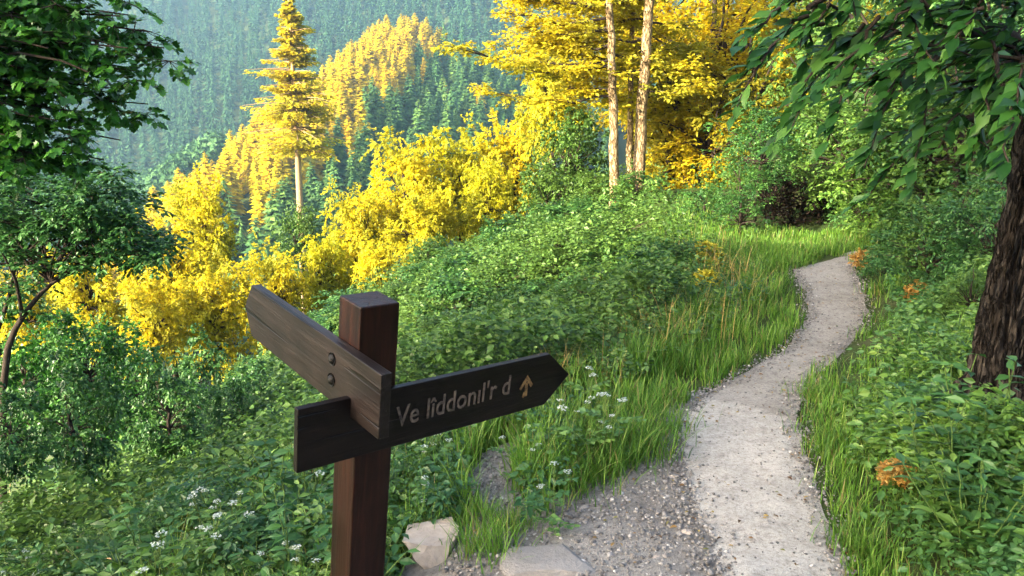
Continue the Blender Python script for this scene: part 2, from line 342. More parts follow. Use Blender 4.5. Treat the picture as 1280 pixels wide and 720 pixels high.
def gravel_in(x, y):
    """gravel spur beside the path: between the pixels (640,690), (640,590), (840,560) and the path edge"""
    l = left_edge(y)-x
    w = np.interp(y, [0, 2.2, 2.55, 2.85, 3.25, 3.6, 4.2], [1.6, 1.55, .95, .62, .2, .08, .03]) + .10*(fbm(x*4, y*4, 51)-.5)
    return ((l > -.06) & (l < w)) | ((y > 2.5) & (y < 3.6) & (np.abs(l-.86-.2*(fbm(x*3, y*3, 57)-.5)) < .13))
gy = np.arange(-.5, 4.3, .04); gxl = []
b = MB(); rows = []
for y in gy:
    l0 = float(left_edge(y)); w = float(np.interp(y, [0, 2.2, 2.55, 2.85, 3.25, 3.6, 4.2], [1.6, 1.55, 1.2, 1.1, 1.05, .95, .1]))+.12*(float(fbm(np.array(y*4), np.array(2.), 53))-.5)
    t = np.linspace(0, 1, 20); x = l0+.05-t*(max(w, .02)+.05); yy = np.full(20, y); rows.append(np.stack([x, yy, H(x, yy)+.012+.012*(fbm(x*7, yy*7, 55)-.5)], -1))
V = np.array(rows); i = np.arange(len(gy)-1)[:, None]*20; j = np.arange(19)[None]
tag(b.add(V, np.stack([i+j, i+20+j, i+20+j+1, i+j+1], -1).reshape(-1, 4)).build('gravel_track', M['gravel'], smooth=True), kind='structure')

def blob(seed, flat=.7, n=1):
    """angular pebble template"""
    r = np.random.default_rng(seed)
    t = (1+5**.5)/2
    v = np.array([(-1, t, 0), (1, t, 0), (-1, -t, 0), (1, -t, 0), (0, -1, t), (0, 1, t), (0, -1, -t), (0, 1, -t), (t, 0, -1), (t, 0, 1), (-t, 0, -1), (-t, 0, 1)])/1.9
    f = [(0, 11, 5), (0, 5, 1), (0, 1, 7), (0, 7, 10), (0, 10, 11), (1, 5, 9), (5, 11, 4), (11, 10, 2), (10, 7, 6), (7, 1, 8), (3, 9, 4), (3, 4, 2), (3, 2, 6), (3, 6, 8), (3, 8, 9), (4, 9, 5), (2, 4, 11), (6, 2, 10), (8, 6, 7), (9, 8, 1)]
    v = v*(.75+.5*r.random((12, 1))); v[:, 2] *= flat; return v, f
def rot_frames(n, tilt=.3, r=RNG):
    a = r.random(n)*2*PI; A = np.stack([np.cos(a), np.sin(a), tilt*(r.random(n)-.5)], -1)
    return frames(A, np.stack([tilt*(r.random(n)-.5), tilt*(r.random(n)-.5), np.ones(n)], -1))
gb = MB()
for k in range(6):
    T, f = blob(100+k); n = 2600
    y = 1.9+RNG.random(n)**1.2*2.4; x = left_edge(y)+.08-RNG.random(n)*1.9
    ok = gravel_in(x, y); x = x[ok]; y = y[ok]; n = len(x)
    s = .0025+.009*RNG.random(n)**6+.003*RNG.random(n); A, B, C = rot_frames(n)
    gb.inst(T, f, np.stack([x, y, H(x, y)+.013+s*.3], -1), A, B, C, s)
    n = 420; y = 1.9+RNG.random(n)**1.3*6; x = left_edge(y)+(right_edge(y)-left_edge(y))*RNG.random(n); s = .0018+.006*RNG.random(n)**4; A, B, C = rot_frames(n)
    gb.inst(T, f, np.stack([x, y, H(x, y)+.02+s*.1], -1), A, B, C, s)
    # fringe along both sides of the path
    n = 900; y = 2+RNG.random(n)*6; e = RNG.random(n) < .5
    x = np.where(e, left_edge(y)+.02+.05*RNG.standard_normal(n), right_edge(y)-.02+.05*RNG.standard_normal(n))
    s = .003+.007*RNG.random(n)**3; A, B, C = rot_frames(n); gb.inst(T, f, np.stack([x, y, H(x, y)+.018+s*.3], -1), A, B, C, s)
tag(gb.build('gravel', M['pebble']), 'loose grey gravel spread beside the sandy trail', 'gravel', kind='stuff')

# ------------------------------------------------------------------ leaf templates
LEAF4 = (np.array([(0, 0, 0), (.45, .34, .07), (1, 0, -.05), (.45, -.34, .07)]), [(0, 2, 1), (0, 3, 2)])
LEAF8 = (np.array([(0, 0, 0), (.22, .17, .03), (.26, 0, -.01), (.22, -.17, .03), (.58, .24, .04), (.6, 0, -.03), (.58, -.24, .04), (1.05, 0, -.16), (.86, .09, -.05), (.86, -.09, -.05), (.85, 0, -.1)]),
         [(0, 2, 1), (0, 3, 2), (1, 2, 5, 4), (2, 3, 6, 5), (4, 5, 10, 8), (5, 6, 9, 10), (8, 10, 7), (10, 9, 7)])
LEAF6 = (np.array([(0, 0, 0), (.3, .25, .05), (.32, 0, -.01), (.3, -.25, .05), (.68, .2, .03), (.7, 0, -.03), (.68, -.2, .03), (1, 0, -.1)]),
         [(0, 2, 1), (0, 3, 2), (1, 2, 5, 4), (2, 3, 6, 5), (4, 5, 7), (5, 6, 7)])
def lobed():
    pts = [(0, 0), (.05, .2), (-.02, .42), (.28, .3), (.42, .55), (.55, .25), (.72, .28), (1, 0)]
    o = pts+[(a, -b) for a, b in pts[-2:0:-1]]
    v = [(a, b, .12*abs(b)-.1*a*a) for a, b in o]+[(.38, 0, -.02)]; n = len(o)
    return np.array(v), [(n, (i+1) % n, i) for i in range(n)]
LOBED = lobed()
def blade(seg=3):
    v = []; f = []
    for i in range(seg):
        t = i/seg; w = .5*(1-t*.55); v += [(t, -w, 0), (t, w, 0)]
    v.append((1, 0, 0)); v = np.array(v)
    for i in range(seg-1): f.append((2*i, 2*i+1, 2*i+3, 2*i+2))
    f.append((2*seg-2, 2*seg-1, 2*seg)); return v, f

def clumps(mb, cen, rad, twigs, leaves, size, T=LEAF4, flat=1.0, droop=.35, up=.0, rng=RNG, jit=.6, mat=0, shell=.35):
    """sprays of leaves round each centre: twigs radiate, leaves sit along them"""
    cen = np.asarray(cen, float); n = len(cen); rad = np.broadcast_to(np.asarray(rad, float), (n,))
    N_ = n*twigs; c = np.repeat(cen, twigs, 0); R = np.repeat(rad, twigs)
    d = unit(rng.standard_normal((N_, 3))*np.array([1, 1, flat])+np.array([0, 0, up])); R = R*(.55+.6*rng.random(N_))
    M_ = N_*leaves; t = shell+(1-shell)*rng.random(M_)
    dd = np.repeat(d, leaves, 0); RR = np.repeat(R, leaves)
    p = np.repeat(c, leaves, 0)+dd*(RR*t)[:, None]; p[:, 2] -= droop*RR*t*t*.6
    side = unit(np.cross(dd, [0, 0, 1.])+1e-6)*np.where(rng.random(M_) < .5, 1, -1)[:, None]
    A = dd*.7+side*.8+rng.standard_normal((M_, 3))*.35*jit; A[:, 2] -= droop
    A, B, C = frames(A, np.array([0, 0, 1.])+dd*.25+rng.standard_normal((M_, 3))*jit*.6)
    mb.inst(T[0], T[1], p+side*(size*.15), A, B, C, size*(.65+.7*rng.random(M_)), mat)
    return c, d, R
def arc(a, b, sag=0., n=6, wob=.0, rng=RNG):
    a = np.asarray(a, float); b = np.asarray(b, float); t = np.linspace(0, 1, n)[:, None]
    p = a*(1-t)+b*t; p[:, 2] += sag*np.sin(PI*t[:, 0])
    if wob: p[1:-1] += rng.standard_normal((n-2, 3))*wob
    return p

# ------------------------------------------------------------------ broadleaf prototype (golden maples, bushes)
def broadleaf(seed, n=46, leaves=11, twigs=13, size=.1, sx=1.0, sz=1.05, crad=.34, lmat='gold', bmat='branch', low=-.8, T=LEAF4, trunk=True, tl=4.0, tr=.07, flat=.75, fill=.5):
    """crown centred on z=0 with radius about 1; returns crown and trunk meshes"""
    r = np.random.default_rng(seed)
    d = unit(r.standard_normal((n*3, 3))); rr = (fill+(1-fill)*r.random(n*3))
    p = d*rr[:, None]*np.array([sx, sx, sz]); k = 1+.5*(fbm(p[:, 0]*1.7+seed, p[:, 1]*1.7+p[:, 2]*1.3, seed)-.5); p *= k[:, None]
    p = p[p[:, 2] > low][:n]
    cm = MB(); clumps(cm, p, crad*(.7+.6*r.random(len(p))), twigs, leaves, size, T, flat, .35, .15, r)
    crown = cm.mesh('crown', M[lmat])
    tm = MB()
    if trunk:
        tp = arc((.05, .03, -tl), (0, 0, .35*sz), 0, 8, .03, r); tm.tube(tp, np.linspace(tr*1.5, tr*.6, 8), 9)
        for q in p[::2]:
            h = np.clip(q[2]*.5-.45+.2*r.random(), -tl*.3, .3*sz); s = tp[np.argmin(abs(tp[:, 2]-h))]
            tm.tube(arc(s, q, .08, 6, .025, r), np.linspace(tr*.42, tr*.07, 6), 5)
    return crown, (tm.mesh('trunk', M[bmat], True) if trunk else None)
def place_tree(name, label, cat, meshes, x, y, zc, R, rz=0, group=None, sz=1.0, stem='trunk', reach=0):
    """thing at ground level with crown (centre height zc, radius R) and trunk"""
    z0 = float(H(x, y)); t = thing(name, label, cat, (x, y, z0), rz, group)
    for nm, me in (('crown', meshes[0]), (stem, meshes[1])):
        if me is None: continue
        o = bpy.data.objects.new(nm, me); COL.objects.link(o); o.parent = t; o.location = (0, 0, zc-z0); o.scale = (R, R, R*(sz if nm != 'crown' or reach == 0 else max(sz, min(reach, (zc-z0)/R/.92))))
    return t

# ------------------------------------------------------------------ signpost
q = dict(ox=-.3248, oy=1.6386, yaw=.7013, lx=.0964, ly=-.0598, top=1.2146)
ax_ = unit([q['lx'], q['ly'], 1.0]); u_ = np.array([-math.sin(q['yaw']), math.cos(q['yaw']), 0]); u_ = unit(u_-ax_*(u_@ax_)); v_ = np.cross(u_, ax_)
O_ = np.array([q['ox'], q['oy'], q['top']])
SL = 1.2146+1.0       # length along the leaning axis down into the soil
base = O_-ax_*(1.2146/ax_[2]); sz0 = float(H(base[0], base[1])); Ls = (q['top']-sz0)/ax_[2]; base = O_-ax_*Ls
sign = thing('signpost', 'dark wooden signpost with two arrow boards leaning beside the trail', 'signpost', base)
sign.matrix_world = Matrix(((v_[0], u_[0], ax_[0], base[0]), (v_[1], u_[1], ax_[1], base[1]), (v_[2], u_[2], ax_[2], base[2]), (0, 0, 0, 1)))
# local frame: x = along the lettered board, y = along the other board, z = up the post; top of the post at z = Ls
def prism(poly, h, bev=.003):
    """outline (x,z list) extruded in y from 0 to h with a small bevel"""
    import bmesh
    bm = bmesh.new(); vs = [bm.verts.new((a, 0, c)) for a, c in poly]; f = bm.faces.new(vs)
    ex = bmesh.ops.extrude_face_region(bm, geom=[f]); bmesh.ops.translate(bm, vec=(0, h, 0), verts=[e for e in ex['geom'] if isinstance(e, bmesh.types.BMVert)])
    bmesh.ops.recalc_face_normals(bm, faces=bm.faces)
    bmesh.ops.bevel(bm, geom=list(bm.edges), offset=bev, segments=2, affect='EDGES', profile=.6)
    return bm
def bm_obj(name, bm, mat, parent, mw=None):
    me = bpy.data.meshes.new(name); bm.to_mesh(me); bm.free(); me.materials.append(mat)
    o = bpy.data.objects.new(name, me); COL.objects.link(o); o.parent = parent
    if mw is not None: o.matrix_local = mw
    return o
h = .05
post = bm_obj('post', prism([(-h, -.3), (h, -.3), (h, Ls), (-h, Ls)], 2*h, .004), M['post'], sign, Matrix.Translation((0, -h, 0)))
# lettered board: x from b0 to tip, on the face y=-h (towards the viewer)
b0, b1, bs, bzt, bzb, tB = -.2005, .6155, .530, -.2024, -.354, .0185
zm = (bzt+bzb)/2
bB = bm_obj('sign_board', prism([(b0, Ls+bzb), (bs, Ls+bzb), (b1, Ls+zm), (bs, Ls+bzt), (b0, Ls+bzt)], tB, .0022), M['darkboard'], sign, Matrix.Translation((0, -h-tB-.001, 0)))
bB['label'] = 'nearly black arrow board with routed lettering pointing right'
# plain board: runs along y on the face x=-h
a0, a1, as_, azt, azb, tA = -.194, .5521, .505, -.0992, -.2479, .026
zm2 = (azt+azb)/2
mA = Matrix(((0, 1, 0, -h-tA-.001), (1, 0, 0, 0), (0, 0, 1, 0), (0, 0, 0, 1)))
bA = bm_obj('sign_board', prism([(a0, Ls+azb), (as_, Ls+azb), (a1, Ls+zm2), (as_, Ls+azt), (a0, Ls+azt)], tA, .0022), M['board'], sign, mA)
bA['label'] = 'plain brown arrow board pointing left with two bolts'
for a in bA.data.polygons: pass
for zz in (-.142, -.193):     # dome-headed bolts on the plain board
    k = MB(); th = np.linspace(0, PI/2, 6)
    rr = np.cos(th)*.0125; yy = np.sin(th)*.009; rings = []
    for r_, y_ in zip(rr, yy): rings.append([(r_*math.cos(t), -y_, r_*math.sin(t)) for t in np.linspace(0, 2*PI, 16, endpoint=False)])
    V = np.array(rings).reshape(-1, 3); i = np.arange(5)[:, None]*16; j = np.arange(16)[None]
    k.add(V, np.stack([i+j, i+(j+1) % 16, i+16+(j+1) % 16, i+16+j], -1).reshape(-1, 4))
    V2 = [(.016*math.cos(t), y_, .016*math.sin(t)) for y_ in (.001, -.0025) for t in np.linspace(0, 2*PI, 20, endpoint=False)]
    k.add(V2, [(i, (i+1) % 20, 20+(i+1) % 20, 20+i) for i in range(20)]+[tuple(range(39, 19, -1))])
    bo = k.build('bolt', M['iron'], bA, True); bo.location = (.022, 0, Ls+zz)
# lettering and arrow
cu = bpy.data.curves.new('lettering', 'FONT'); cu.body = "Ve l\u0131\u0302donıl'r d".replace('\u0131\u0302', 'îd'); cu.size = .066; cu.extrude = .0012; cu.space_character = 1.02; cu.resolution_u = 3; cu.shear = .03; cu.offset = .0003
tmp = bpy.data.objects.new('lettering', cu); COL.objects.link(tmp)
dg = bpy.context.evaluated_depsgraph_get(); me = bpy.data.meshes.new_from_object(tmp.evaluated_get(dg)); COL.objects.unlink(tmp); bpy.data.objects.remove(tmp)
co = np.array([v.co for v in me.vertices]); w0, w1 = co[:, 0].min(), co[:, 0].max()
TX0, TX1, TZ = .044, .394, Ls-.3045
sx = (TX1-TX0)/(w1-w0)
co2 = np.stack([(co[:, 0]-w0)*sx+TX0, -co[:, 2]-.0006, co[:, 1]*1.16+TZ+(co[:, 0]-w0)*sx*.04], -1)
me.vertices.foreach_set('co', co2.astype(np.float32).ravel()); me.materials.clear(); me.materials.append(M['letter']); me.update()
lo = bpy.data.objects.new('lettering', me); COL.objects.link(lo); lo.parent = bB
ab = MB(); AX, AZ = .452, Ls-.274
def quad(pts, y=-.0012): ab.add([(AX+(a-AX)*.82, y, AZ+(c-AZ)*.85) for a, c in pts], [tuple(range(len(pts)))])
quad([(AX-.006, AZ-.044), (AX+.008, AZ-.044), (AX+.006, AZ+.004), (AX-.005, AZ+.004)])
quad([(AX-.031, AZ-.012), (AX-.022, AZ-.019), (AX+.002, AZ+.012), (AX+.001, AZ+.030)], -.0015); quad([(AX+.001, AZ+.030), (AX-.001, AZ+.012), (AX+.02, AZ-.016), (AX+.03, AZ-.009)], -.0018)
quad([(AX-.014, AZ-.046), (AX-.006, AZ-.048), (AX-.005, AZ-.03), (AX-.010, AZ-.026)], -.0014)
ab.build('arrow_mark', M['arrow'], bB)

# ------------------------------------------------------------------ rocks
def rock(name, label, cat, u, v, y, size, seed, mat, flat=.7, sub=3, group=None, sink=.3, sharp=.9, rz=0.):
    import bmesh
    r = random.Random(seed); bm = bmesh.new(); bmesh.ops.create_icosphere(bm, subdivisions=sub, radius=1)
    planes = [(Vector((r.gauss(0, 1), r.gauss(0, 1), r.gauss(0, .8))).normalized(), .55+.3*r.random()) for _ in range(11)]
    for vv in bm.verts:
        for n_, d_ in planes:
            e = vv.co.dot(n_)-d_
            if e > 0: vv.co -= n_*e*sharp
        vv.co *= 1+.03*(r.random()-.5)
        vv.co = Vector((vv.co.x*size[0], vv.co.y*size[1], vv.co.z*size[2]))
    me = bpy.data.meshes.new(name); bm.to_mesh(me); bm.free(); me.materials.append(mat)
    o = bpy.data.objects.new(name, me); COL.objects.link(o); p = hit(u, v, 0.); o.rotation_euler = (0, 0, rz)
    o.location = (p[0], p[1], float(H(p[0], p[1]))+size[2]*(1-sink-.5)); return tag(o, label, cat, group)
def wedge():
    import bmesh
    bm = bmesh.new(); r = random.Random(5)
    # pale wedge: broad sloping face towards the viewer, narrowing to a foot
    pts = [(-.125, 0, .075), (.12, .03, .10), (.09, .15, .10), (-.10, .13, .085), (-.07, -.08, .0), (.03, -.11, -.06), (.06, .1, -.12), (-.06, .08, -.12), (-.02, -.06, .075), (.075, -.05, .06), (.0, -.10, -.12), (.10, .04, -.02), (-.10, .02, .02)]
    for p in pts: bm.verts.new(p)
    bmesh.ops.convex_hull(bm, input=bm.verts[:])
    bmesh.ops.subdivide_edges(bm, edges=bm.edges[:], cuts=5, use_grid_fill=True)
    for v in bm.verts: v.co += Vector((r.gauss(0, 1), r.gauss(0, 1), r.gauss(0, 1)))*.0016
    me = bpy.data.meshes.new('rock'); bm.to_mesh(me); bm.free(); me.materials.append(M['rock'])
    o = bpy.data.objects.new('rock', me); COL.objects.link(o); return o
p = hit(541, 700, 0.); rk = wedge(); rk.location = (p[0], p[1], float(H(p[0], p[1]))+.035); rk.rotation_euler = (0, 0, .15); rk.scale = (.95, .85, .7)
tag(rk, 'pale pinkish angular rock in the grass beside the signpost', 'rock')
rock('flat_stone', 'broad flat grey stone slab set in the gravel near the signpost', 'stone slab', 690, 712, 2.55, (.2, .17, .034), 3, M['slab'], sink=.25, sub=5, sharp=1.0)
for k, (u, v, s, lb) in enumerate([(862, 670, .028, 'whitish stone nearest the bottom of the gravel'), (838, 600, .02, 'small pale stone on the gravel close to the path edge'), (822, 706, .024, 'pale stone low in the gravel left of the path'),
                                   (730, 640, .026, 'grey stone in the gravel behind the flat slab'), (790, 655, .02, 'rounded grey stone in the middle of the gravel'), (655, 605, .03, 'dark stone at the upper end of the gravel strip')]):
    pp = onpath(u, v); rock('stone', lb, 'stone', u, v, pp[1], (s*1.3, s, s*.6), 20+k, M['rock'] if k < 3 else M['slab'], sub=2, group='loose stones on the gravel', sink=.1)

# ------------------------------------------------------------------ conifers
def conifer(seed, levels=13, boughs=9, width=.16, lmat='spruce', droop=.35, jag=.45, base=.06, power=.85, trunk=True, bm='branch'):
    """unit-height conifer mesh, boughs are drooping jagged kites"""
    r = np.random.default_rng(seed); mb = MB(); P = []; A = []; S = []
    for i in range(levels):
        t = i/(levels-1); z = base+(1-base)*t**.9; w = width*(1-t)**power+.012
        for b in range(max(4, int(boughs*(1-.4*t)))):
            a = r.random()*2*PI; l = w*(1-jag+2*jag*r.random()*.8)
            P.append((0, 0, z+.02*r.random())); A.append((math.cos(a), math.sin(a), -droop+.3*r.random()-.1+.5*t)); S.append((l, l*.75+.015, l))
    P = np.array(P); A = np.array(A); S = np.array(S); A_, B_, C_ = frames(A, np.array([0, 0, 1.])+np.zeros_like(A))
    T = np.array([(0, 0, .04), (.35, .32, -.03), (.7, .22, -.10), (1, 0, -.1), (.7, -.22, -.10), (.35, -.32, -.03), (.55, 0, .1), (.5, .45, -.2), (.5, -.45, -.2)])
    f = [(0, 6, 1), (1, 6, 2), (2, 6, 3), (3, 6, 4), (4, 6, 5), (5, 6, 0), (1, 2, 7), (4, 5, 8)]
    mb.inst(T, f, P, A_, B_, C_, S, 0)
    if trunk: mb.tube([(0, 0, -.05), (0, 0, .5), (0, 0, .97)], [.012, .008, .002], 5, 1)
    return mb.mesh('conifer', [M[lmat], M[bm]])
LARCH = [conifer(200+k, 34, 13, .165, 'larch', .6, .5, .02, .6) for k in range(4)]
SPRUCE = [conifer(220+k, 28, 13, .25, 'spruce', .55, .45, .02, .75) for k in range(4)]
def ridge(y): return -51+.05*(y-120)
def jgrid(x0, x1, y0, y1, s, rng):
    gx, gy = np.meshgrid(np.arange(x0, x1, s), np.arange(y0, y1, s)); n = gx.size
    return gx.ravel()+s*.8*(rng.random(n)-.5), gy.ravel()+s*.8*(rng.random(n)-.5)
rg = np.random.default_rng(77)
def plant(name, label, cat, group, meshes, x, y, h, k):
    o = bpy.data.objects.new(name, meshes[k % len(meshes)]); COL.objects.link(o)
    o.location = (x, y, float(H(x, y))); s = h; wv = s*random.uniform(.85, 1.25)*(1.4 if name == 'larch' else 1); o.scale = (wv, wv, s); o.rotation_euler = (0, 0, random.random()*6.28)
    return tag(o, label, cat, group)
cnt = 0
dx, dy = jgrid(-14, 17, 116, 318, 4.9, rg); o_ = np.argsort(dy)
for a, b in zip(dx[o_], dy[o_]):
    lim = 3+10*float(fbm(np.array(b/22.), np.array(3.), 61))+min(4., (b-140)*.05)
    if a > lim: continue
    plant('larch', 'golden larch crowded among its kind on the sunlit ridge of the spur', 'larch', 'golden larches along the ridge of the spur', LARCH, float(ridge(b)+a), float(b), random.uniform(8.5, 13), cnt); cnt += 1
    if cnt >= 298: break
dx, dy = jgrid(4, 100, 104, 345, 6.2, rg); xx = ridge(dy)+dx; o_ = np.argsort(dy); rest = []
cnt = 0
for a, b, x in zip(dx[o_], dy[o_], xx[o_]):
    u = 640+922*x/b
    lim = 3+10*float(fbm(np.array(b/22.), np.array(3.), 61))+min(4., (b-140)*.05)
    if a < lim or u > 760 or a > 85: continue
    if rg.random() < .05 and b > 200: plant('larch', 'golden larch scattered among the dark spruces below the ridge', 'larch', 'single golden larches among the spruces', LARCH, float(x), float(b), random.uniform(8, 12), cnt)
    elif cnt < 298: plant('spruce', 'green spruce in the dense stand on the shaded slope of the spur', 'spruce', 'green spruces on the shaded slope of the spur', SPRUCE, float(x), float(b), random.uniform(8.5, 13.5), cnt); cnt += 1
    else: rest.append((x, b))
print('spruces', cnt, 'rest', len(rest))
def wood(name, label, mat, x, y, hmin, hmax, seed, wid=(.9, 1.3), T=None):
    r = np.random.default_rng(seed); mb = MB(); n = len(x); z = H(x, y); pick = r.integers(0, 3, n)
    for k in range(3):
        m = pick == k; tm = T[k]; a = r.random(m.sum())*2*PI
        A = np.stack([np.cos(a), np.sin(a), 0*a], -1); B = np.stack([-np.sin(a), np.cos(a), 0*a], -1); C = np.zeros_like(A); C[:, 2] = 1
        hh = hmin+(hmax-hmin)*r.random(m.sum()); ww = hh*(wid[0]+(wid[1]-wid[0])*r.random(m.sum()))
        mb.inst(tm[0], tm[1], np.stack([x[m], y[m], z[m]], -1), A, B, C, np.stack([ww, ww, hh], -1))
    return tag(mb.build(name, mat), label, 'wood', kind='stuff')
def far_tmpl(seed):
    r = np.random.default_rng(seed); V = []; F = []
    for i in range(16):
        t = i/15; z = .03+.95*t*.95; w = .17*(1-t)**.8+.008
        for b in range(9 if t < .7 else 6):
            a = r.random()*2*PI; l = w*(.5+.8*r.random()); da = .33; k = len(V)
            V += [(l*.1*math.cos(a), l*.1*math.sin(a), z+.035), (l*.7*math.cos(a-da), l*.7*math.sin(a-da), z-.02), (l*math.cos(a), l*math.sin(a), z-.015-.03*r.random()), (l*.7*math.cos(a+da), l*.7*math.sin(a+da), z-.02)]
            F += [(k, k+1, k+2), (k, k+2, k+3)]
    return np.array(V), F
FT = [far_tmpl(300+k) for k in range(3)]
if rest:
    ra = np.array(rest); wood('spruce_wood', 'more distant green spruces filling the slope of the spur', M['spruce'], ra[:, 0], ra[:, 1], 9, 14, 5, (1.2, 1.6), T=FT)
fx, fy = jgrid(-470, 470, 330, 700, 9.0, rg); m = (np.abs(fx) < .75*fy+20) & (H(fx, fy) > -43)
wood('far_forest', 'hazy blue green conifer forest covering the far mountainside', M['farwood'], fx[m], fy[m], 17, 32, 8, (.75, 1.15), T=FT)
def round_tmpl(seed):
    r = np.random.default_rng(seed); mb = MB(); n = 260
    d = unit(r.standard_normal((n, 3))); p = d*(.55+.45*r.random((n, 1)))*np.array([.42, .42, .4])+np.array([0, 0, .55])
    A, B, C = frames(r.standard_normal((n, 3)), d); V = []; F = []
    for i in range(n):
        k = len(V); V += [p[i]-A[i]*.075, p[i]+B[i]*.06+C[i]*.015, p[i]+A[i]*.075, p[i]-B[i]*.06+C[i]*.015]; F.append((k, k+1, k+2)); F.append((k, k+2, k+3))
    return np.array(V), F
RT = [round_tmpl(330+k) for k in range(3)]
fx, fy = jgrid(-260, 40, 235, 372, 6.5, rg); m = (np.abs(fx-ridge(fy)) > 34) & (H(fx, fy) < -12) & (fx < .1*fy)
wood('valley_wood', 'rounded paler broadleaf wood at the foot of the far mountain', M['broadfar'], fx[m], fy[m], 8, 13, 9, (1.0, 1.4), RT)
# the wood on the dark side of the near slope, below the golden trees
fx, fy = jgrid(-85, 40, 45, 128, 4.6, rg); m = (np.abs(fx) < .72*fy)
wood('slope_wood', 'green wood filling the valley side below the golden trees', M['spruce'], fx[m], fy[m], 6, 10, 10, (1.4, 2.0), FT)

def tall_tree(name, label, cat, u, vbase, vtop, y, lmat, width, seed, levels=30, boughs=9, bare=.12, lean=0., lsize=.28, group=None, nl=26):
    """big conifer with real sprays along every bough"""
    r = np.random.default_rng(seed); pb = at(u, vbase, y); pt = at(u, vtop, y); z0 = float(H(pb[0], pb[1])); zb = min(pb[2], z0) if False else z0
    Ht = pt[2]-z0; t = thing(name, label, cat, (pb[0], pb[1], z0), 0, group)
    tm = MB(); tp = arc((0, 0, -.3), (lean, 0, Ht), 0, 9, .06, r); tm.tube(tp, np.linspace(Ht*.013, Ht*.002, 9), 10)
    cm = MB(); vb = (pb[2]-z0)/Ht
    for i in range(levels):
        f = i/(levels-1); z = Ht*(vb+bare+(1-vb-bare)*f); w = (width*(1-f)**.62+.15)*(.45+.75*r.random())
        for b in range(boughs):
            a = r.random()*2*PI; l = w*(.45+.75*r.random()); z = z+Ht*.012*(r.random()-.5); s = np.array([np.interp(z, tp[:, 2], tp[:, 0]), np.interp(z, tp[:, 2], tp[:, 1]), z])
            e = s+np.array([math.cos(a)*l, math.sin(a)*l, (-.12+.25*f)*l])
            tm.tube(arc(s, e, .04*l, 4), np.linspace(.016, .004, 4)*Ht/14, 4)
            tt_ = (.15+.85*r.random(nl))[:, None]; p = s*(1-tt_)+e*tt_
            d = unit(e-s); sd = np.cross(d, [0, 0, 1.]); off = (r.random(nl)-.5)*l*.55*(1.1-tt_[:, 0])
            p = p+sd*off[:, None]; p[:, 2] -= .25*np.abs(off)+.28*r.random(nl)**1.5*(.3+.3*l)
            A = d+sd*np.sign(off)[:, None]*.8+r.standard_normal((nl, 3))*.25; A[:, 2] -= .2; A_, B_, C_ = frames(A, np.array([0, 0, 1.])+r.standard_normal((nl, 3))*.35)
            cm.inst(LEAF4[0], LEAF4[1], p, A_, B_, C_, lsize*(.6+.8*r.random(nl)))
    cm.build('crown', M[lmat], t); tm.build('trunk', M['palebark'], t, True); return t
tall_tree('tall_larch', 'tallest golden larch standing in front of the ridge with a bare lower trunk', 'larch', 369, 203, -2, 62, 'goldpine', 4.1, 401, 42, 9, .02, .3, .30, nl=75)

# ------------------------------------------------------------------ the three pines beside the trail
def bough_tree(name, label, base, top, r0, seed, blist, lmat='goldpine', bark='pinebark', size=.085, group=None, mid=None):
    """trunk through given world points and boughs given as (height, azimuth, length)"""
    r = np.random.default_rng(seed); z0 = float(H(base[0], base[1])); o = np.array([base[0], base[1], z0])
    t = thing(name, label, 'pine', o, 0, group); tm = MB()
    P = [np.array([base[0], base[1], z0-.2])]+[np.array(m_) for m_ in (mid or [])]+[np.array(top)]
    P = np.array(P); n = 26; s = np.linspace(0, 1, len(P)); tp = np.stack([np.interp(np.linspace(0, 1, n), s, P[:, k]) for k in range(3)], -1)-o
    tp[1:-1] += r.standard_normal((n-2, 3))*np.array([.008, .008, 0]); rad = np.linspace(r0, r0*.45, n)*(1+.03*r.standard_normal(n)); rad[0] *= 1.3; rad[1] *= 1.08
    tm.tube(tp, rad, 14); tm.build('trunk', M[bark], t, True)
    bm_ = MB(); cm = MB()
    for (z, az, l) in blist:
        zz = z-z0; s_ = np.array([np.interp(zz, tp[:, 2], tp[:, 0]), np.interp(zz, tp[:, 2], tp[:, 1]), zz])
        e = s_+np.array([math.cos(az)*l, math.sin(az)*l, l*(.02+.16*r.random())])
        pl = arc(s_, e, -.06*l, 8, .03, r); bm_.tube(pl, np.linspace(.028, .005, 8), 5)
        nn = int(10+9*l); ti = .12+.88*r.random(nn)**.8
        c = np.stack([np.interp(ti, np.linspace(0, 1, 8), pl[:, k]) for k in range(3)], -1)
        d = unit(e-s_); sd = np.cross(d, [0, 0, 1.]); w = (r.random(nn)-.5)*2*(.12+.34*l*.5*np.sin(PI*np.clip(ti*.85+.12, 0, 1)))
        c = c+sd*w[:, None]; c[:, 2] += .04*r.standard_normal(nn)-.1*np.abs(w)
        clumps(cm, c, .2+.12*r.random(nn), 6, 7, size*.9, LEAF4, .28, .25, .1, r)
        for k in range(0, nn, 2):
            b_ = pl[np.clip(int(ti[k]*7)-1, 0, 7)]; bm_.tube(arc(b_, c[k], .02, 3), [.007, .005, .002], 3)
    cm.build('crown', M[lmat], t); bm_.build('branch', M['branch'], t, True); return t
YP = 14.0
rp = np.random.default_rng(5)
def boughs(n, z0, z1, l0, l1, azs=None, r=rp):
    out = []
    for i in range(n):
        z = z0+(z1-z0)*(i+r.random())/n; az = PI*(-.15+1.1*r.random()) if azs is None else azs[0]+(azs[1]-azs[0])*r.random()
        out.append((z, az, l0+(l1-l0)*r.random()))
    return out
bA_ = at(768, 278, YP); tA_ = at(762, 0, YP); tA2 = tA_+(tA_-bA_)*1.0
bB_ = at(796, 276, YP+.3); tB_ = at(812, 0, YP+.3); tB2 = tB_+(tB_-bB_)*1.0
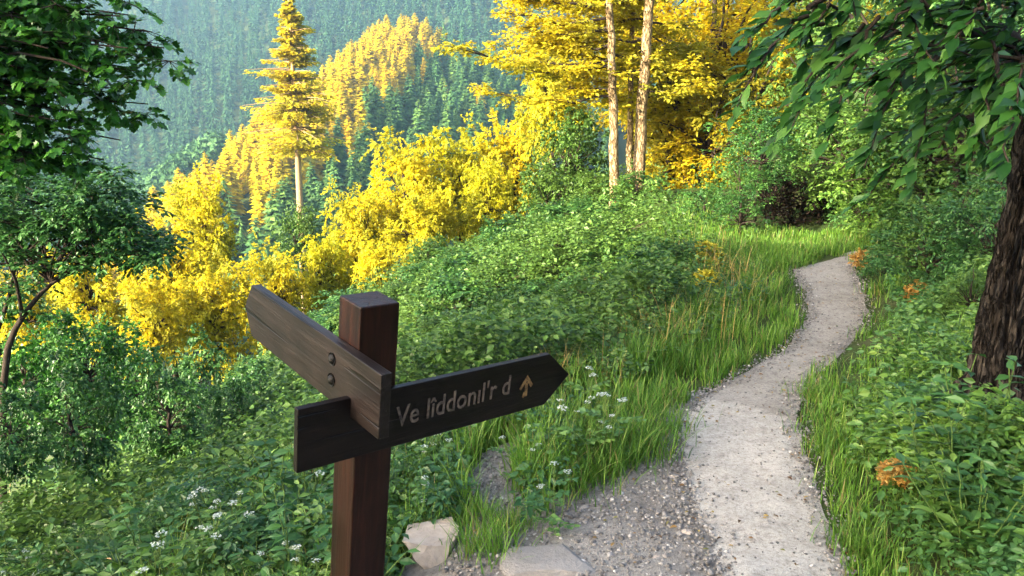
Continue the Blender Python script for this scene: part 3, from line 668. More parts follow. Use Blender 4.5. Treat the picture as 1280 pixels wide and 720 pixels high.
bC_ = at(786, 270, YP+1.2); tC_ = at(789, 100, YP+1.2); tC2 = tC_+(tC_-bC_)*1.2
left = (PI*.6, PI*1.06)
bough_tree('pine', 'left of the two stout reddish pine trunks, straight and slim, golden sprays reaching left', bA_, tA2, .10, 501,
           boughs(15, 2.0, 4.6, 1.6, 3.3, left)+boughs(18, 1.9, 8.0, .9, 2.2), mid=[(bA_+tA_)/2+np.array([.03, 0, 0]), tA_])
bough_tree('pine', 'thickest pine, its reddish trunk leaning right above the green slope', bB_, tB2, .13, 502,
           boughs(10, 2.6, 5.0, 1.6, 3.0, (PI*.6, PI*1.06))+boughs(16, 2.2, 8.2, 1.0, 2.2), mid=[(bB_+tB_)/2+np.array([-.03, 0, 0]), tB_])
bough_tree('pine', 'thinnest pine trunk, set between and behind the two stouter ones', bC_, tC2, .075, 503, boughs(12, 1.8, 7.0, .7, 1.7), mid=[tC_])

# ------------------------------------------------------------------ golden maples and other broadleaf trees in the sun
GM = [broadleaf(600+k, 84, 15, 13, .068, lmat='gold', crad=.29, fill=.3) for k in range(4)]
AM = [broadleaf(620+k, 90, 14, 13, .05, lmat='goldorange', crad=.27, sz=1.3, fill=.3) for k in range(2)]
GR = [broadleaf(630+k, 54, 12, 12, .075, lmat='hazel', crad=.33, fill=.35) for k in range(3)]
maples = [  # u, v, radius px, depth, label
    (505, 240, 66, 22, 'golden yellow maple with a pointed crown, upper left of the golden thicket'), (575, 238, 64, 23, 'golden maple in the middle of the thicket left of the pines'),
    (640, 215, 62, 23, 'golden maple just left of the pine boughs'), (450, 292, 54, 20, 'golden maple at the left end of the thicket on the crest'),
    (535, 288, 56, 19, 'low golden maple at the front of the thicket above the green slope'), (610, 262, 50, 20, 'golden maple half hidden in the thicket near the green bushes'),
    (405, 345, 50, 18, 'small golden maple right behind the plain arrow board'), (345, 372, 60, 17, 'broad golden maple seen past the tip of the plain arrow board'),
    (268, 395, 66, 15.5, 'bright yellow maple lowest of the golden trees on the left'), (205, 350, 66, 17, 'golden maple showing through the leafy shrub at the left'),
    (250, 288, 58, 20, 'golden maple rising right of the leafy shrub, half olive'), (190, 400, 54, 14.5, 'golden maple low down behind the dark bushes at the left'),
    (110, 370, 66, 17, 'golden maple glimpsed behind the crooked stem at the left edge'), (470, 345, 40, 16.5, 'little golden maple directly left of the post top'),
    (690, 120, 60, 21, 'golden maple behind the lower pine boughs'), (30, 390, 60, 18, 'golden maple at the far left edge of the view')]
for k, (u, v, rpx, y, lb) in enumerate(maples):
    p = at(u, v, y); place_tree('golden_maple', lb, 'maple', GM[k % 4], p[0], p[1], p[2], rpx/922*y*.84, k*1.3, 'golden maples below the crest', reach=1.6)
for k, (u, v, rpx, y, lb) in enumerate([(890, 90, 120, 18, 'amber broadleaf tree filling the gap right of the pines'), (965, 60, 120, 20, 'amber tree glimpsed through the big overhanging leaves'), (850, 210, 80, 17, 'low amber tree at the foot of the pines'), (1060, 90, 110, 21, 'amber tree farthest right behind the green bushes'), (800, 60, 110, 22, 'amber tree standing behind the pine trunks'), (885, 185, 84, 15.6, 'amber tree nearest the trail, right of the pine trunks'), (935, 120, 84, 16.2, 'amber tree just left of the overhanging leaf tips'), (840, 130, 70, 16.4, 'amber tree close behind the leaning pine')]):
    p = at(u, v, y); place_tree('amber_tree', lb, 'tree', AM[k % 2], p[0], p[1], p[2], rpx/922*y, k*2.1, 'amber trees behind the trail')
for k, (u, v, rpx, y, lb, mm) in enumerate([(715, 205, 50, 17, 'green bush against the golden thicket left of the pine trunks', 0), (690, 252, 46, 16.0, 'low green bush in front of the golden thicket', 1), (745, 240, 36, 15.2, 'green bush touching the left pine trunk', 2), (535, 322, 30, 14.5, 'dark rounded shrub on the crest in front of the golden maples', 1),
                                             (375, 300, 34, 24, 'pale green rounded tree peeping over the golden maple', 0)]):
    p = at(u, v, y); place_tree('green_shrub', lb, 'shrub', GR[mm], p[0], p[1], p[2], rpx/922*y, k*1.7, None, stem='stem', reach=1.5)

# ------------------------------------------------------------------ bushes round the far end of the trail
HZ = [broadleaf(650+k, 70, 11, 12, .055, lmat=['hazel', 'fresh', 'green'][k], crad=.3, fill=.45, tr=.05) for k in range(3)]
for k, (u, v, rpx, y, lb, mm) in enumerate([
        (925, 248, 50, 12.0, 'leafy green bush left of the dark hollow', 0), (955, 190, 66, 13.5, 'tall green bush behind the dark hollow', 2), (1068, 190, 76, 9.7, 'green bush arching over the right side of the dark hollow', 0),
        (1075, 190, 100, 10.5, 'fresh green bush right of the dark hollow', 1), (1140, 210, 110, 9.0, 'broad fresh green bush beside the upper trail', 1), (1200, 180, 110, 8.5, 'green bush behind the big tree trunk', 0),
        (1085, 270, 46, 9.2, 'low bright bush on the bank where the trail bends', 1), (1190, 310, 80, 6.2, 'green bush on the bank left of the big trunk', 0), (1265, 290, 100, 6.6, 'green bush at the right edge behind the trunk', 2),
        (880, 272, 46, 11.2, 'dark low bush at the grassy edge left of the hollow', 2), (925, 272, 42, 9.7, 'dark bush at the mouth of the hollow', 2), (1130, 80, 140, 11.5, 'tall green tree top behind the overhanging leaves', 0), (1250, 60, 150, 10, 'tall green bush in the upper right corner', 2), (952, 196, 44, 9.9, 'green bush arching over the left side of the dark hollow', 2), (1045, 110, 90, 13.5, 'slender green tree behind the hollow', 0)]):
    p = at(u, v, y); R = rpx/922*y
    place_tree('leafy_bush', lb, 'bush', HZ[mm], p[0], p[1], p[2], R, k*1.1, 'green bushes round the end of the trail', stem='stem', reach=0 if 'arching' in lb else 1.4)

# ------------------------------------------------------------------ big tree on the right
def big_tree():
    r = np.random.default_rng(701); B0 = hit(1248, 522, 0.); z0 = float(H(B0[0], B0[1])); ty = B0[1]; o = np.array([B0[0], B0[1], z0])
    t = thing('broad_leaved_tree', 'large dark barked tree on the right bank with big drooping leaves', 'tree', o)
    ax = [B0-np.array([0, 0, .3]), B0, at(1252, 440, ty+.02), at(1268, 340, ty+.05), at(1292, 230, ty+.05), at(1315, 100, ty), at(1330, -60, ty-.05), at(1330, -300, ty-.1)]
    ax = np.array(ax)-o; ax[0, 2] = -.25; ax[1, 2] = .02
    n = 120; s = np.linspace(0, 1, len(ax)); tt_ = np.linspace(0, 1, n); P = np.stack([np.interp(tt_, s, ax[:, k]) for k in range(3)], -1)
    for _ in range(4): P[1:-1] = (P[:-2]+2*P[1:-1]+P[2:])/4
    seg = 96; th = np.linspace(0, 2*PI, seg, endpoint=False); ring = []
    for i_, c in enumerate(P):
        zz = c[2]; fl = .17*np.exp(-np.maximum(zz, 0)/.16); rad = .102-.013*zz
        lobes = np.maximum(0, np.cos(th*5+.7+.4*math.sin(zz*3)))**1.5
        rid = fbm(th*3.5+.8*np.sin(zz*6+th), np.full(seg, zz*3.3), 71, 3)-.5
        fine = np.abs(fbm(th*12+.5*np.sin(zz*9), np.full(seg, zz*5), 73, 2)-.5)
        R = rad+fl*(.25+.9*lobes)+.075*rid-.11*fine
        ring.append(np.stack([c[0]+R*np.cos(th), c[1]+R*np.sin(th), np.full(seg, c[2])], -1))
    V = np.array(ring).reshape(-1, 3); i = np.arange(n-1)[:, None]*seg; j = np.arange(seg)[None]
    MB().add(V, np.stack([i+j, i+(j+1) % seg, i+seg+(j+1) % seg, i+seg+j], -1).reshape(-1, 4)).build('trunk', M['bark'], t, True)
    lm = MB(); root = at(1306, 140, ty)-o; root2 = at(1322, 0, ty)-o
    limbs = [(root, at(1170, 60, 2.7)), (root2, at(1010, 10, 2.6)), (root2, at(1120, -60, 2.5)), (root, at(1215, 150, 2.9)), (root2, at(1230, -20, 2.3)), (root, at(1250, 120, 2.5)), (root2, at(1060, -40, 3.2)), (root, at(1130, 110, 3.3))]
    tips = []
    for a, e in limbs:
        e = e-o; pl = arc(a, e, .18, 8, .02, r); lm.tube(pl, np.linspace(.035, .01, 8), 8)
        for k in range(13):
            f = .3+.7*(k+r.random())/13; s_ = np.array([np.interp(f, np.linspace(0, 1, 8), pl[:, q_]) for q_ in range(3)])
            d = unit(e-a)*.6+r.standard_normal(3)*np.array([.55, .5, .22]); d = unit(d); ln = .25+.3*r.random()
            tips.append((s_, s_+d*ln-np.array([0, 0, .1*r.random()])))
    # twigs hanging towards the trail
    for (ua, va, ya, ub, vb, yb) in [(1010, 20, 2.6, 915, 150, 2.45), (1030, 30, 2.7, 930, 95, 2.6), (1060, 20, 2.6, 985, 170, 2.5), (1100, 20, 2.6, 1030, 190, 2.5), (1150, 60, 2.7, 1080, 210, 2.55), (1170, 70, 2.7, 1140, 240, 2.6), (1000, 0, 2.6, 925, 60, 2.5),
                                     (1080, 30, 2.7, 960, 190, 2.6), (1120, 40, 2.6, 1010, 130, 2.4), (1215, 150, 2.9, 1170, 190, 2.6), (1190, 60, 2.6, 1100, 130, 2.5), (1250, 60, 2.5, 1215, 200, 2.5), (1215, 150, 2.9, 1240, 200, 2.8), (1060, 0, 2.6, 1000, 60, 2.5), (1160, 10, 2.5, 1090, 60, 2.45), (1230, 10, 2.4, 1170, 90, 2.4)]:
        tips.append((at(ua, va, ya)-o, at(ub, vb, yb)-o))
    cm = MB(); pos = []; A = []; Nn = []; S = []
    for a, b in tips:
        pl = arc(a, b, .05, 7, .012, r); lm.tube(pl, np.linspace(.008, .0025, 7), 5)
        L_ = np.linalg.norm(b-a); nl = int(11+L_*36)
        for k in range(nl):
            f = .12+.88*(k+r.random()*.5)/nl; s_ = np.array([np.interp(f, np.linspace(0, 1, 7), pl[:, q_]) for q_ in range(3)])
            d = unit(b-a); sd = np.cross(d, [0, 0, 1.])*(1 if k % 2 else -1)
            ax2 = d*.6+sd*(.6)+r.standard_normal(3)*.25+np.array([-.55, 0, -.2]); pos.append(s_); A.append(ax2)
            Nn.append(np.array([-.1, -.25, 1.])+r.standard_normal(3)*.35); S.append(.04+.05*r.random())
    pos = np.array(pos); A_, B_, C_ = frames(np.array(A), np.array(Nn)); S = np.array(S)
    cm.inst(LEAF8[0], LEAF8[1], pos, A_, B_, C_, np.stack([S, S*1.0, S], -1))
    cm.build('crown', M['bigleaf'], t, True); lm.build('branch', M['branch'], t, True)
big_tree()

# ------------------------------------------------------------------ left: maple with hanging sprays and a leafy shrub with a crooked stem
def left_tree():
    r = np.random.default_rng(801); b = np.array([-4.1, 4.3]); z0 = float(H(*b)); o = np.array([b[0], b[1], z0])
    t = thing('field_maple', 'dark green maple at the upper left with lobed leaves on hanging sprays', 'tree', o)
    tm = MB(); top = np.array([-3.9, 4.4, 5.0])-o; tp = arc((0, 0, -.3), top, 0, 10, .03, r); tm.tube(tp, np.linspace(.13, .05, 10), 14); tm.build('trunk', M['bark'], t, True)
    lm = MB(); cen = []
    ends = [(190, 40, 4.6), (150, 20, 4.4), (165, 85, 4.5), (110, 90, 4.2), (60, 60, 4.2), (30, 20, 4.3), (90, 10, 4.7), (20, 110, 4.4), (60, 130, 4.5), (120, 140, 4.6), (150, 175, 4.6), (10, 170, 4.4), (60, 180, 4.6), (100, 190, 4.7), (-40, 60, 4.3), (-60, 140, 4.4), (40, -30, 4.5), (120, -40, 4.6), (-30, -20, 4.2), (-100, 80, 4.3), (20, 150, 4.9), (80, 110, 5.0), (30, 60, 5.1), (130, 60, 5.0), (205, 60, 4.5), (185, 130, 4.6), (170, 20, 4.7), (140, 110, 4.5), (70, 150, 4.3), (40, 200, 4.8), (130, 200, 4.8), (100, 50, 4.4), (50, 90, 4.3), (10, 60, 4.2), (0, 200, 4.5), (160, 60, 4.3), (60, 20, 5.2)]
    for (u, v, y) in ends:
        e = at(u, v, y)-o; z = min(max(e[2]-.1, 1.8), 4.6); s_ = np.array([np.interp(z, tp[:, 2], tp[:, 0]), np.interp(z, tp[:, 2], tp[:, 1]), z])
        pl = arc(s_, e, .12, 9, .02, r); lm.tube(pl, np.linspace(.022, .004, 9), 6)
        for f in np.linspace(.25, 1.0, 9):
            cen.append([np.interp(f, np.linspace(0, 1, 9), pl[:, k]) for k in range(3)]+r.standard_normal(3)*np.array([.07, .12, .05]))
    cm = MB(); c, d, R = clumps(cm, np.array(cen), .16, 8, 7, .048, LOBED, .55, .5, 0, r)
    for k in range(0, len(c), 1): lm.tube([c[k], c[k]+d[k]*R[k]*.55-[0, 0, .02], c[k]+d[k]*R[k]*.95-np.array([0, 0, .3*R[k]])], [.003, .002, .001], 3, cap=False)
    cm.build('crown', M['dark'], t); lm.build('branch', M['branch'], t, True)
left_tree()
def stem_shrub():
    r = np.random.default_rng(811); B0 = at(-40, 500, 5.6); z0 = float(H(B0[0], B0[1])); o = np.array([B0[0], B0[1], z0])
    t = thing('crooked_shrub', 'leafy blue green shrub with a bare crooked stem at the left', 'shrub', o)
    lm = MB(); stems = [[(-40, 520, 5.6), (0, 445, 5.6), (28, 395, 5.6), (62, 352, 5.65), (115, 330, 5.7), (160, 322, 5.8)], [(-40, 520, 5.6), (-15, 440, 5.7), (10, 380, 5.8), (20, 330, 5.9), (30, 280, 5.9)], [(28, 395, 5.6), (20, 350, 5.5), (0, 310, 5.4)], [(62, 352, 5.65), (80, 310, 5.8), (95, 270, 5.9)], [(0, 445, 5.6), (-40, 380, 5.6), (-60, 330, 5.6)]]
    for k, s_ in enumerate(stems):
        P = np.array([at(*p) for p in s_])-o
        if k in (0, 1): P[0] = (0, 0, -.1)
        tt_ = np.linspace(0, 1, 16); P = np.stack([np.interp(tt_, np.linspace(0, 1, len(P)), P[:, q_]) for q_ in range(3)], -1)
        for _ in range(2): P[1:-1] = (P[:-2]+2*P[1:-1]+P[2:])/4
        lm.tube(P, np.linspace([.032, .026, .016, .016, .02][k], .006, 16), 8)
    cen = []
    for (u, v, w, hgt, n) in [(150, 315, 55, 22, 26), (90, 300, 80, 28, 34), (60, 255, 90, 28, 36), (130, 265, 60, 28, 30), (20, 300, 50, 35, 22), (100, 225, 60, 20, 22), (20, 225, 50, 22, 20), (175, 290, 40, 22, 16), (15, 370, 40, 20, 12), (-40, 290, 50, 60, 24)]:
        for k in range(n): cen.append(at(u+w*(r.random()-.5)*2, v+hgt*(r.random()-.5)*2, 5.3+1.1*r.random())-o)
    cen = np.array(cen); cm = MB(); c, d, R = clumps(cm, cen, .17, 11, 13, .040, LEAF6, .5, .35, .1, r)
    for k in range(0, len(c), 5): lm.tube([c[k], c[k]+d[k]*R[k]*.7], [.002, .001], 3, cap=False)
    for k in range(0, len(cen), 3):
        a = np.array(at(*[(115, 330, 5.7), (62, 352, 5.65), (95, 270, 5.9), (20, 330, 5.9)][k % 4]))-o; lm.tube(arc(a, cen[k], .03, 5, .01, r), np.linspace(.009, .003, 5), 4)
    cm.build('crown', M['bluegreen'], t); lm.build('stem', M['branch'], t, True)
M['bluegreen'] = leaf_mat('shrub_leaves', [(.015, .06, .016), (.032, .115, .026), (.06, .175, .036), (.12, .26, .08)], .33, .42, .4)
stem_shrub()
DB = [broadleaf(680+k, 60, 11, 11, .085, lmat=['green', 'dark'][k], crad=.34, fill=.45, tr=.05, tl=1.5) for k in range(2)]
for k, (u, v, rpx, y, lb, mm) in enumerate([(30, 478, 60, 6.2, 'dark bush below the crooked stem at the left edge', 1), (110, 462, 50, 6.6, 'dark green bush in front of the lowest golden maples', 1), (210, 520, 50, 6.2, 'rounded green bush in the middle of the left slope', 0), (300, 515, 40, 6.8, 'green bush on the slope left of the post', 0), (245, 492, 48, 9.0, 'dense bush filling the dip below the brightest golden maple', 0), (170, 478, 52, 9.5, 'dark bush in the dip behind the rounded green bush', 1), (325, 492, 40, 8.6, 'low bush in the dip under the tip of the plain arrow board', 0), (80, 468, 50, 9.0, 'dark bush in the dip behind the crooked stem', 1), (90, 520, 60, 5.0, 'dense mid green bush above the white flowers', 0), (10, 540, 50, 4.4, 'green bush at the left edge above the dead sticks', 0)]):
    p = at(u, v, y); place_tree('dark_bush', lb, 'bush', DB[mm], p[0], p[1], p[2], rpx/922*y, k*1.9, 'bushes on the left slope', .8, 'stem', reach=1.7)

# ------------------------------------------------------------------ ground cover
def scatter(n, y0, y1, a0=-44, a1=44, r=RNG):
    d = np.exp(np.log(y0)+(np.log(y1)-np.log(y0))*r.random(n)); a = np.radians(a0+(a1-a0)*r.random(n)); return d*np.sin(a), d*np.cos(a)
def cover(name, label, cat, n, region, hgt, size, mat, T=LEAF4, y0=2.2, y1=19, seed=1, a=(-44, 44), tilt=.55, per=7, spr=.1, lsc=.0):
    r = np.random.default_rng(seed); x, y = scatter(n, y0, y1, *a, r); w = region(x, y)*clear(x, y); ok = r.random(n) < w; x = x[ok]; y = y[ok]; n = len(x)
    hh = hgt(x, y); z = H(x, y)+hh*(.25+.75*r.random(n)**.55)
    mb = MB(); c = np.stack([x, y, z], -1); d = np.hypot(x, y)
    P = np.repeat(c, per, 0); ph = np.repeat(r.random(n)*2*PI, per)+np.tile(np.arange(per), n)*2.4+r.random(n*per)*.5
    s = np.repeat((size*(.55+1.1*r.random(n)**1.5))*(1+lsc*d), per)*(.7+.5*r.random(n*per)); rad = s*(.2+1.2*r.random(n*per))*1.0
    A = np.stack([np.cos(ph), np.sin(ph), -.1+.5*r.standard_normal(n*per)*tilt], -1)
    off = A.copy(); off[:, 2] = 0; P = P+off*(rad*.7)[:, None]; P[:, 2] += s*r.standard_normal(n*per)*.55
    A_, B_, C_ = frames(A, np.array([0, 0, 1.])+r.standard_normal((n*per, 3))*tilt)
    mb.inst(T[0], T[1], P, A_, B_, C_, s); return tag(mb.build(name, M[mat]), label, cat, kind='stuff')
ROOT = hit(1240, 520, 0.); RKP = hit(541, 700, 0.); FSP = hit(690, 712, 0.)
def clear(x, y):
    ok = np.ones(np.shape(x))
    for (p, rx, ry) in ((RKP, .19, .55), (FSP, .25, .4)):
        ok = ok*(((x-p[0]*(y/p[1]))/rx)**2+((y-p[1]+ry-.14)/ry)**2 > 1)
    ok = ok*(((x-ROOT[0]+.05)/.25)**2+((y-ROOT[1]+.12)/.3)**2 > 1-.6*RNG.random(np.shape(x))**3)
    return ok
def L_(x, y): return left_edge(y)-x
def R_(x, y): return x-right_edge(y)
def mound(x, y, s=1.1, sd=81): return np.clip((fbm(x*s, y*s, sd)-.28)*2.0, 0, 1)
def open_(x, y): return ~gravel_in(x, y)
slope_h = lambda x, y: .08+.62*mound(x, y, .85)+.3*mound(x, y, 2.6, 83)
cover('undergrowth', 'green leafy undergrowth covering the slope left of the trail', 'undergrowth', 62000,
      lambda x, y: sstep(.75, 1.5, L_(x, y)+.5*(fbm(x, y, 85)-.5))*(.15+.5*mound(x, y, .85)+.45*mound(x, y, 2.6, 83))*(y > 4.2)*open_(x, y), slope_h, .036, 'hazel', y0=4.0, y1=21, seed=901, lsc=.045)
cover('leafy_herbs', 'fresh green herbs covering the ground round the signpost', 'herbs', 40000,
      lambda x, y: sstep(.25, .9, L_(x, y)+.4*(fbm(x*2, y*2, 87)-.5))*(.4+.6*mound(x, y, 1.9, 89))*open_(x, y)*(L_(x, y) < 10),
      lambda x, y: .08+.34*mound(x, y, 1.6, 89), (.034), 'herb', LEAF6, y0=2.1, y1=9.5, seed=902, tilt=.6)
cover('bank_plants', 'small leaved plants covering the bank right of the trail', 'undergrowth', 42000,
      lambda x, y: sstep(.12, .5, R_(x, y)+.25*(fbm(x*3, y*3, 91)-.5))*(.12+.88*mound(x, y, 2.2, 93)),
      lambda x, y: .05+.42*mound(x, y, 2.2, 93)*sstep(0, .8, R_(x, y)), .027, 'fresh', LEAF6, y0=2.0, y1=12, seed=903, a=(8, 46), tilt=.6, lsc=.06)
cover('bank_ivy', 'darker leaves lying low on the bank under the big tree', 'ivy', 7000,
      lambda x, y: sstep(.3, .9, R_(x, y))*(.3+.7*mound(x, y, 1.3, 95)), lambda x, y: .03+.16*mound(x, y, 1.3, 95), .055, 'green', y0=2.0, y1=9, seed=904, a=(12, 46))
def grass(name, label, mat, n, region, hgt, y0, y1, seed, a=(-44, 44), w=.0045, per=14):
    r = np.random.default_rng(seed); x, y = scatter(n, y0, y1, *a, r); ok = r.random(n) < region(x, y)*clear(x, y); x = x[ok]; y = y[ok]; n = len(x)
    T, f = blade(4); m = n*per; bx = np.repeat(x, per)+.035*r.standard_normal(m); by = np.repeat(y, per)+.035*r.standard_normal(m)
    h_ = np.repeat(hgt(x, y), per)*(.45+.75*r.random(m)); az = r.random(m)*2*PI; le_ = .12+.5*r.random(m)
    V = np.zeros((m, len(T), 3)); t = T[:, 0]
    bend = le_[:, None]*t**2*h_[:, None]; ww = (w*(.6+.8*r.random(m))*(1+.12*by))[:, None]*T[:, 1]
    V[:, :, 0] = bx[:, None]+np.cos(az)[:, None]*bend-np.sin(az)[:, None]*ww; V[:, :, 1] = by[:, None]+np.sin(az)[:, None]*bend+np.cos(az)[:, None]*ww
    V[:, :, 2] = H(bx, by)[:, None]-.01+h_[:, None]*(t-.3*le_[:, None]*t**2)
    mb = MB(); off = (np.arange(m)*len(T))[:, None, None]
    mb.v.append(V.reshape(-1, 3)); mb.n = m*len(T)
    for k in (3, 4):
        ff = np.array([q_ for q_ in f if len(q_) == k]); mb.f[k].append((ff[None]+off).reshape(-1, k)); mb.m[k].append(np.zeros(len(ff)*m, int))
    return tag(mb.build(name, M[mat]), label, 'grass', kind='stuff')
verge = lambda x, y: sstep(-.03, .12, L_(x, y))*sstep(1.5, .7, L_(x, y)+.6*(fbm(x*1.5, y*1.5, 97)-.5))*open_(x, y)*(.25+.75*sstep(.3, .55, fbm(x*3.5, y*3.5, 98)))
grass('grass', 'bright green grass along the left edge of the trail', 'grass', 6200, lambda x, y: verge(x, y)*(y > 2.9), lambda x, y: .09+.17*fbm(x*2, y*2, 99)+.1*sstep(.1, .7, L_(x, y)), 2.7, 12.5, 911, (-5, 40))
grass('grass', 'short green grass along the right edge of the trail', 'grass', 2600, lambda x, y: sstep(-.04, .05, R_(x, y))*sstep(.7, .15, R_(x, y))*(.3+.7*sstep(.35, .55, fbm(x*4, y*4, 101))), lambda x, y: .07+.14*fbm(x*2, y*2, 103), 2.0, 9.5, 912, (5, 46))
grass('grass', 'shaded grass where the trail ends under the bushes', 'grass', 1900, lambda x, y: (x > 2.2)*(x < 5.2)*((y > 8.4) | ((y > 7.65) & (x-left_edge(8.0) < (y-7.65)*.8+.02)))*(y < 10.2), lambda x, y: .07+.14*fbm(x*2, y*2, 113), 7.6, 10.4, 915, (10, 30))
grass('grass', 'thin grass growing up between the herbs round the signpost', 'grass', 1500, lambda x, y: sstep(.3, .7, L_(x, y))*open_(x, y)*sstep(.4, .6, fbm(x*2, y*2, 105)), lambda x, y: .16+.25*fbm(x*2, y*2, 107), 2.3, 7, 913, (-42, 10))
grass('grass', 'scattered grass growing through the small plants on the right bank', 'grass', 1500, lambda x, y: sstep(.4, .7, R_(x, y))*sstep(.42, .58, fbm(x*2.3, y*2.3, 117)), lambda x, y: .12+.22*fbm(x*2, y*2, 119), 2.0, 8, 916, (12, 46), .004, 9)
grass('dry_grass', 'pale dry grass stalks standing in the verge by the bend', 'drygrass', 260, lambda x, y: sstep(.3, .6, L_(x, y))*sstep(2.2, 1.2, L_(x, y)), lambda x, y: .32+.2*fbm(x*2, y*2, 109), 4.2, 9, 914, (2, 30), .003, 6)

def tuft(seed, n, h_, sp, w=.005):
    r = np.random.default_rng(seed); T, f = blade(4); t = T[:, 0]; az = r.random(n)*2*PI; le_ = .15+.55*r.random(n); hh = h_*(.5+.6*r.random(n))
    bx = sp*r.standard_normal(n); by = sp*r.standard_normal(n); V = np.zeros((n, len(T), 3)); bend = le_[:, None]*t**2*hh[:, None]; ww = (w*(.6+.8*r.random(n)))[:, None]*T[:, 1]
    V[:, :, 0] = bx[:, None]+np.cos(az)[:, None]*bend-np.sin(az)[:, None]*ww; V[:, :, 1] = by[:, None]+np.sin(az)[:, None]*bend+np.cos(az)[:, None]*ww; V[:, :, 2] = hh[:, None]*(t-.3*le_[:, None]*t**2)-.02
    mb = MB()
    for i in range(n): mb.add(V[i], f)
    return mb
M['deep'] = leaf_mat('deep_leaves', [(.016, .06, .014), (.03, .10, .02), (.055, .15, .03), (.09, .2, .05)], .3, .42, .4)
LS = [broadleaf(1000+k, 40, 11, 12, [.085, .1, .085, .075][k], lmat=['hazel', 'deep', 'fresh', 'deep'][k], crad=.34, fill=.5, tr=.04, tl=1.4, T=LEAF6 if k else LEAF4, low=-.55, sz=.8) for k in range(4)]
rl = np.random.default_rng(1010); put = []
def low_shrub(x, y, R, k, label, group):
    z = float(H(x, y)); place_tree('low_shrub', label, 'shrub', LS[k], x, y, z+R*.42, R, rl.random()*6.28, group, .8, 'stem'); put.append((x, y, R))
n_ = 0
for _ in range(4000):
    y = 4.6+13*rl.random()**.9; x = float(left_edge(y))-1.3-9*rl.random(); R = .26+.34*rl.random()+.012*y
    if abs(x/y) > .78 or (x > -1.2 and y < 3.5) or any((x-a)**2+(y-b)**2 < (.8*(R+c))**2 for a, b, c in put): continue
    low_shrub(x, y, R, int(rl.choice([0, 0, 1, 1, 3, 2])), 'rounded low shrub among many covering the slope left of the trail', 'low shrubs on the slope left of the trail'); n_ += 1
    if n_ > 95: break
n_ = 0
for _ in range(3000):
    y = 2.9+6*rl.random(); x = float(right_edge(y))+.5+2.2*rl.random(); R = .13+.17*rl.random()
    if x/y > .78 or (abs(x-ROOT[0]) < .3 and y < ROOT[1]+.1 and y > ROOT[1]-.75) or any((x-a)**2+(y-b)**2 < (.8*(R+c))**2 for a, b, c in put): continue
    low_shrub(x, y, R, int(rl.choice([0, 1, 2, 3])), 'small low shrub among many on the bank right of the trail', 'low shrubs on the bank right of the trail'); n_ += 1
    if n_ > 38: break
for (u, v, R, k, lb) in [(1195, 470, .2, 1, 'leafy shrub hiding the left roots of the big tree'), (1262, 455, .17, 2, 'leafy shrub in front of the big trunk, above its roots'), (1235, 560, .16, 3, 'low shrub on the bank right below the big trunk')]:
    p = hit(u, v+25, .0); low_shrub(p[0], p[1], R, k, lb, None)
WB = [broadleaf(1040+k, 70, 11, 12, .06, lmat=['deep', 'hazel', 'deep'][k], crad=.3, fill=.45, tr=.04, T=LEAF6) for k in range(3)]
for (u, v, rpx, y, k, lb) in [(1165, 318, 66, 6.0, 0, 'dark leafy bush halfway up the right bank, between the bend and the big trunk'), (1212, 372, 46, 4.7, 1, 'leafy bush pressing against the left side of the big trunk'), (1108, 338, 34, 7.2, 2, 'small dark bush on the bank just right of the trail bend'), (1240, 300, 70, 5.6, 0, 'dark bush behind the big trunk')]:
    p = at(u, v, y); place_tree('leafy_bush', lb, 'bush', WB[k], p[0], p[1], p[2], rpx/922*y*(.8 if y < 4 else 1), u*.7, None, 1.0, 'stem', reach=0 if y < 4 else 1.5)
def herb(seed, lm):
    r = np.random.default_rng(seed); st = MB(); lf = MB()
    for k in range(5):
        top = np.array([.12*r.standard_normal(), .12*r.standard_normal(), .26+.2*r.random()]); pl = arc((.02*r.standard_normal(), .02*r.standard_normal(), -.03), top, 0, 8, .006, r); st.tube(pl, np.linspace(.004, .0018, 8), 5)
        for i_ in range(2, 8):
            for sgn in (0, PI):
                az = sgn+i_*PI/2+.4*r.standard_normal(); A_, B_, C_ = frames(np.array([[math.cos(az), math.sin(az), .25-.5*r.random()]]), np.array([[0, 0, 1.]])+.3*r.standard_normal((1, 3)))
                lf.inst(LEAF8[0], LEAF8[1], pl[i_][None], A_, B_, C_, np.array([.085-.006*i_+.02*r.random()]))
    return [('stem', st.mesh('stem', M['stem'])), ('leaves', lf.mesh('leaves', M[lm]))]
HB = [herb(1020+k, ['fresh', 'deep', 'herb'][k]) for k in range(3)]
n_ = 0
while n_ < 85:
    rgt = n_ >= 60; u, v = (1040+230*rl.random(), 420+300*rl.random()) if rgt else (-10+480*rl.random(), 470+250*rl.random())
    p = hit(u, v, .22); x, y = p[0], p[1]; n_ += 1
    if not clear(np.array([x]), np.array([y]))[0] or (rgt and x-float(right_edge(y)) < .35) or (abs(x-base[0]) < .2 and abs(y-base[1]) < .2) or y < 2.0: continue
    t = thing('tall_herb', 'upright leafy herb on the bank right of the trail' if rgt else 'upright leafy herb in the vegetation left of the signpost', 'herb', (x, y, float(H(x, y))), rl.random()*6.28, 'leafy herbs on the right bank' if rgt else 'leafy herbs left of the signpost')
    q_ = .75+.5*rl.random(); t.scale = (q_, q_, q_)
    for nm, me in HB[int(rl.integers(0, 3))]:
        o = bpy.data.objects.new(nm, me); COL.objects.link(o); o.parent = t
TG = [tuft(930+k, 260, .2, .06, .0045).mesh('grass_tuft', M['grass']) for k in range(3)]
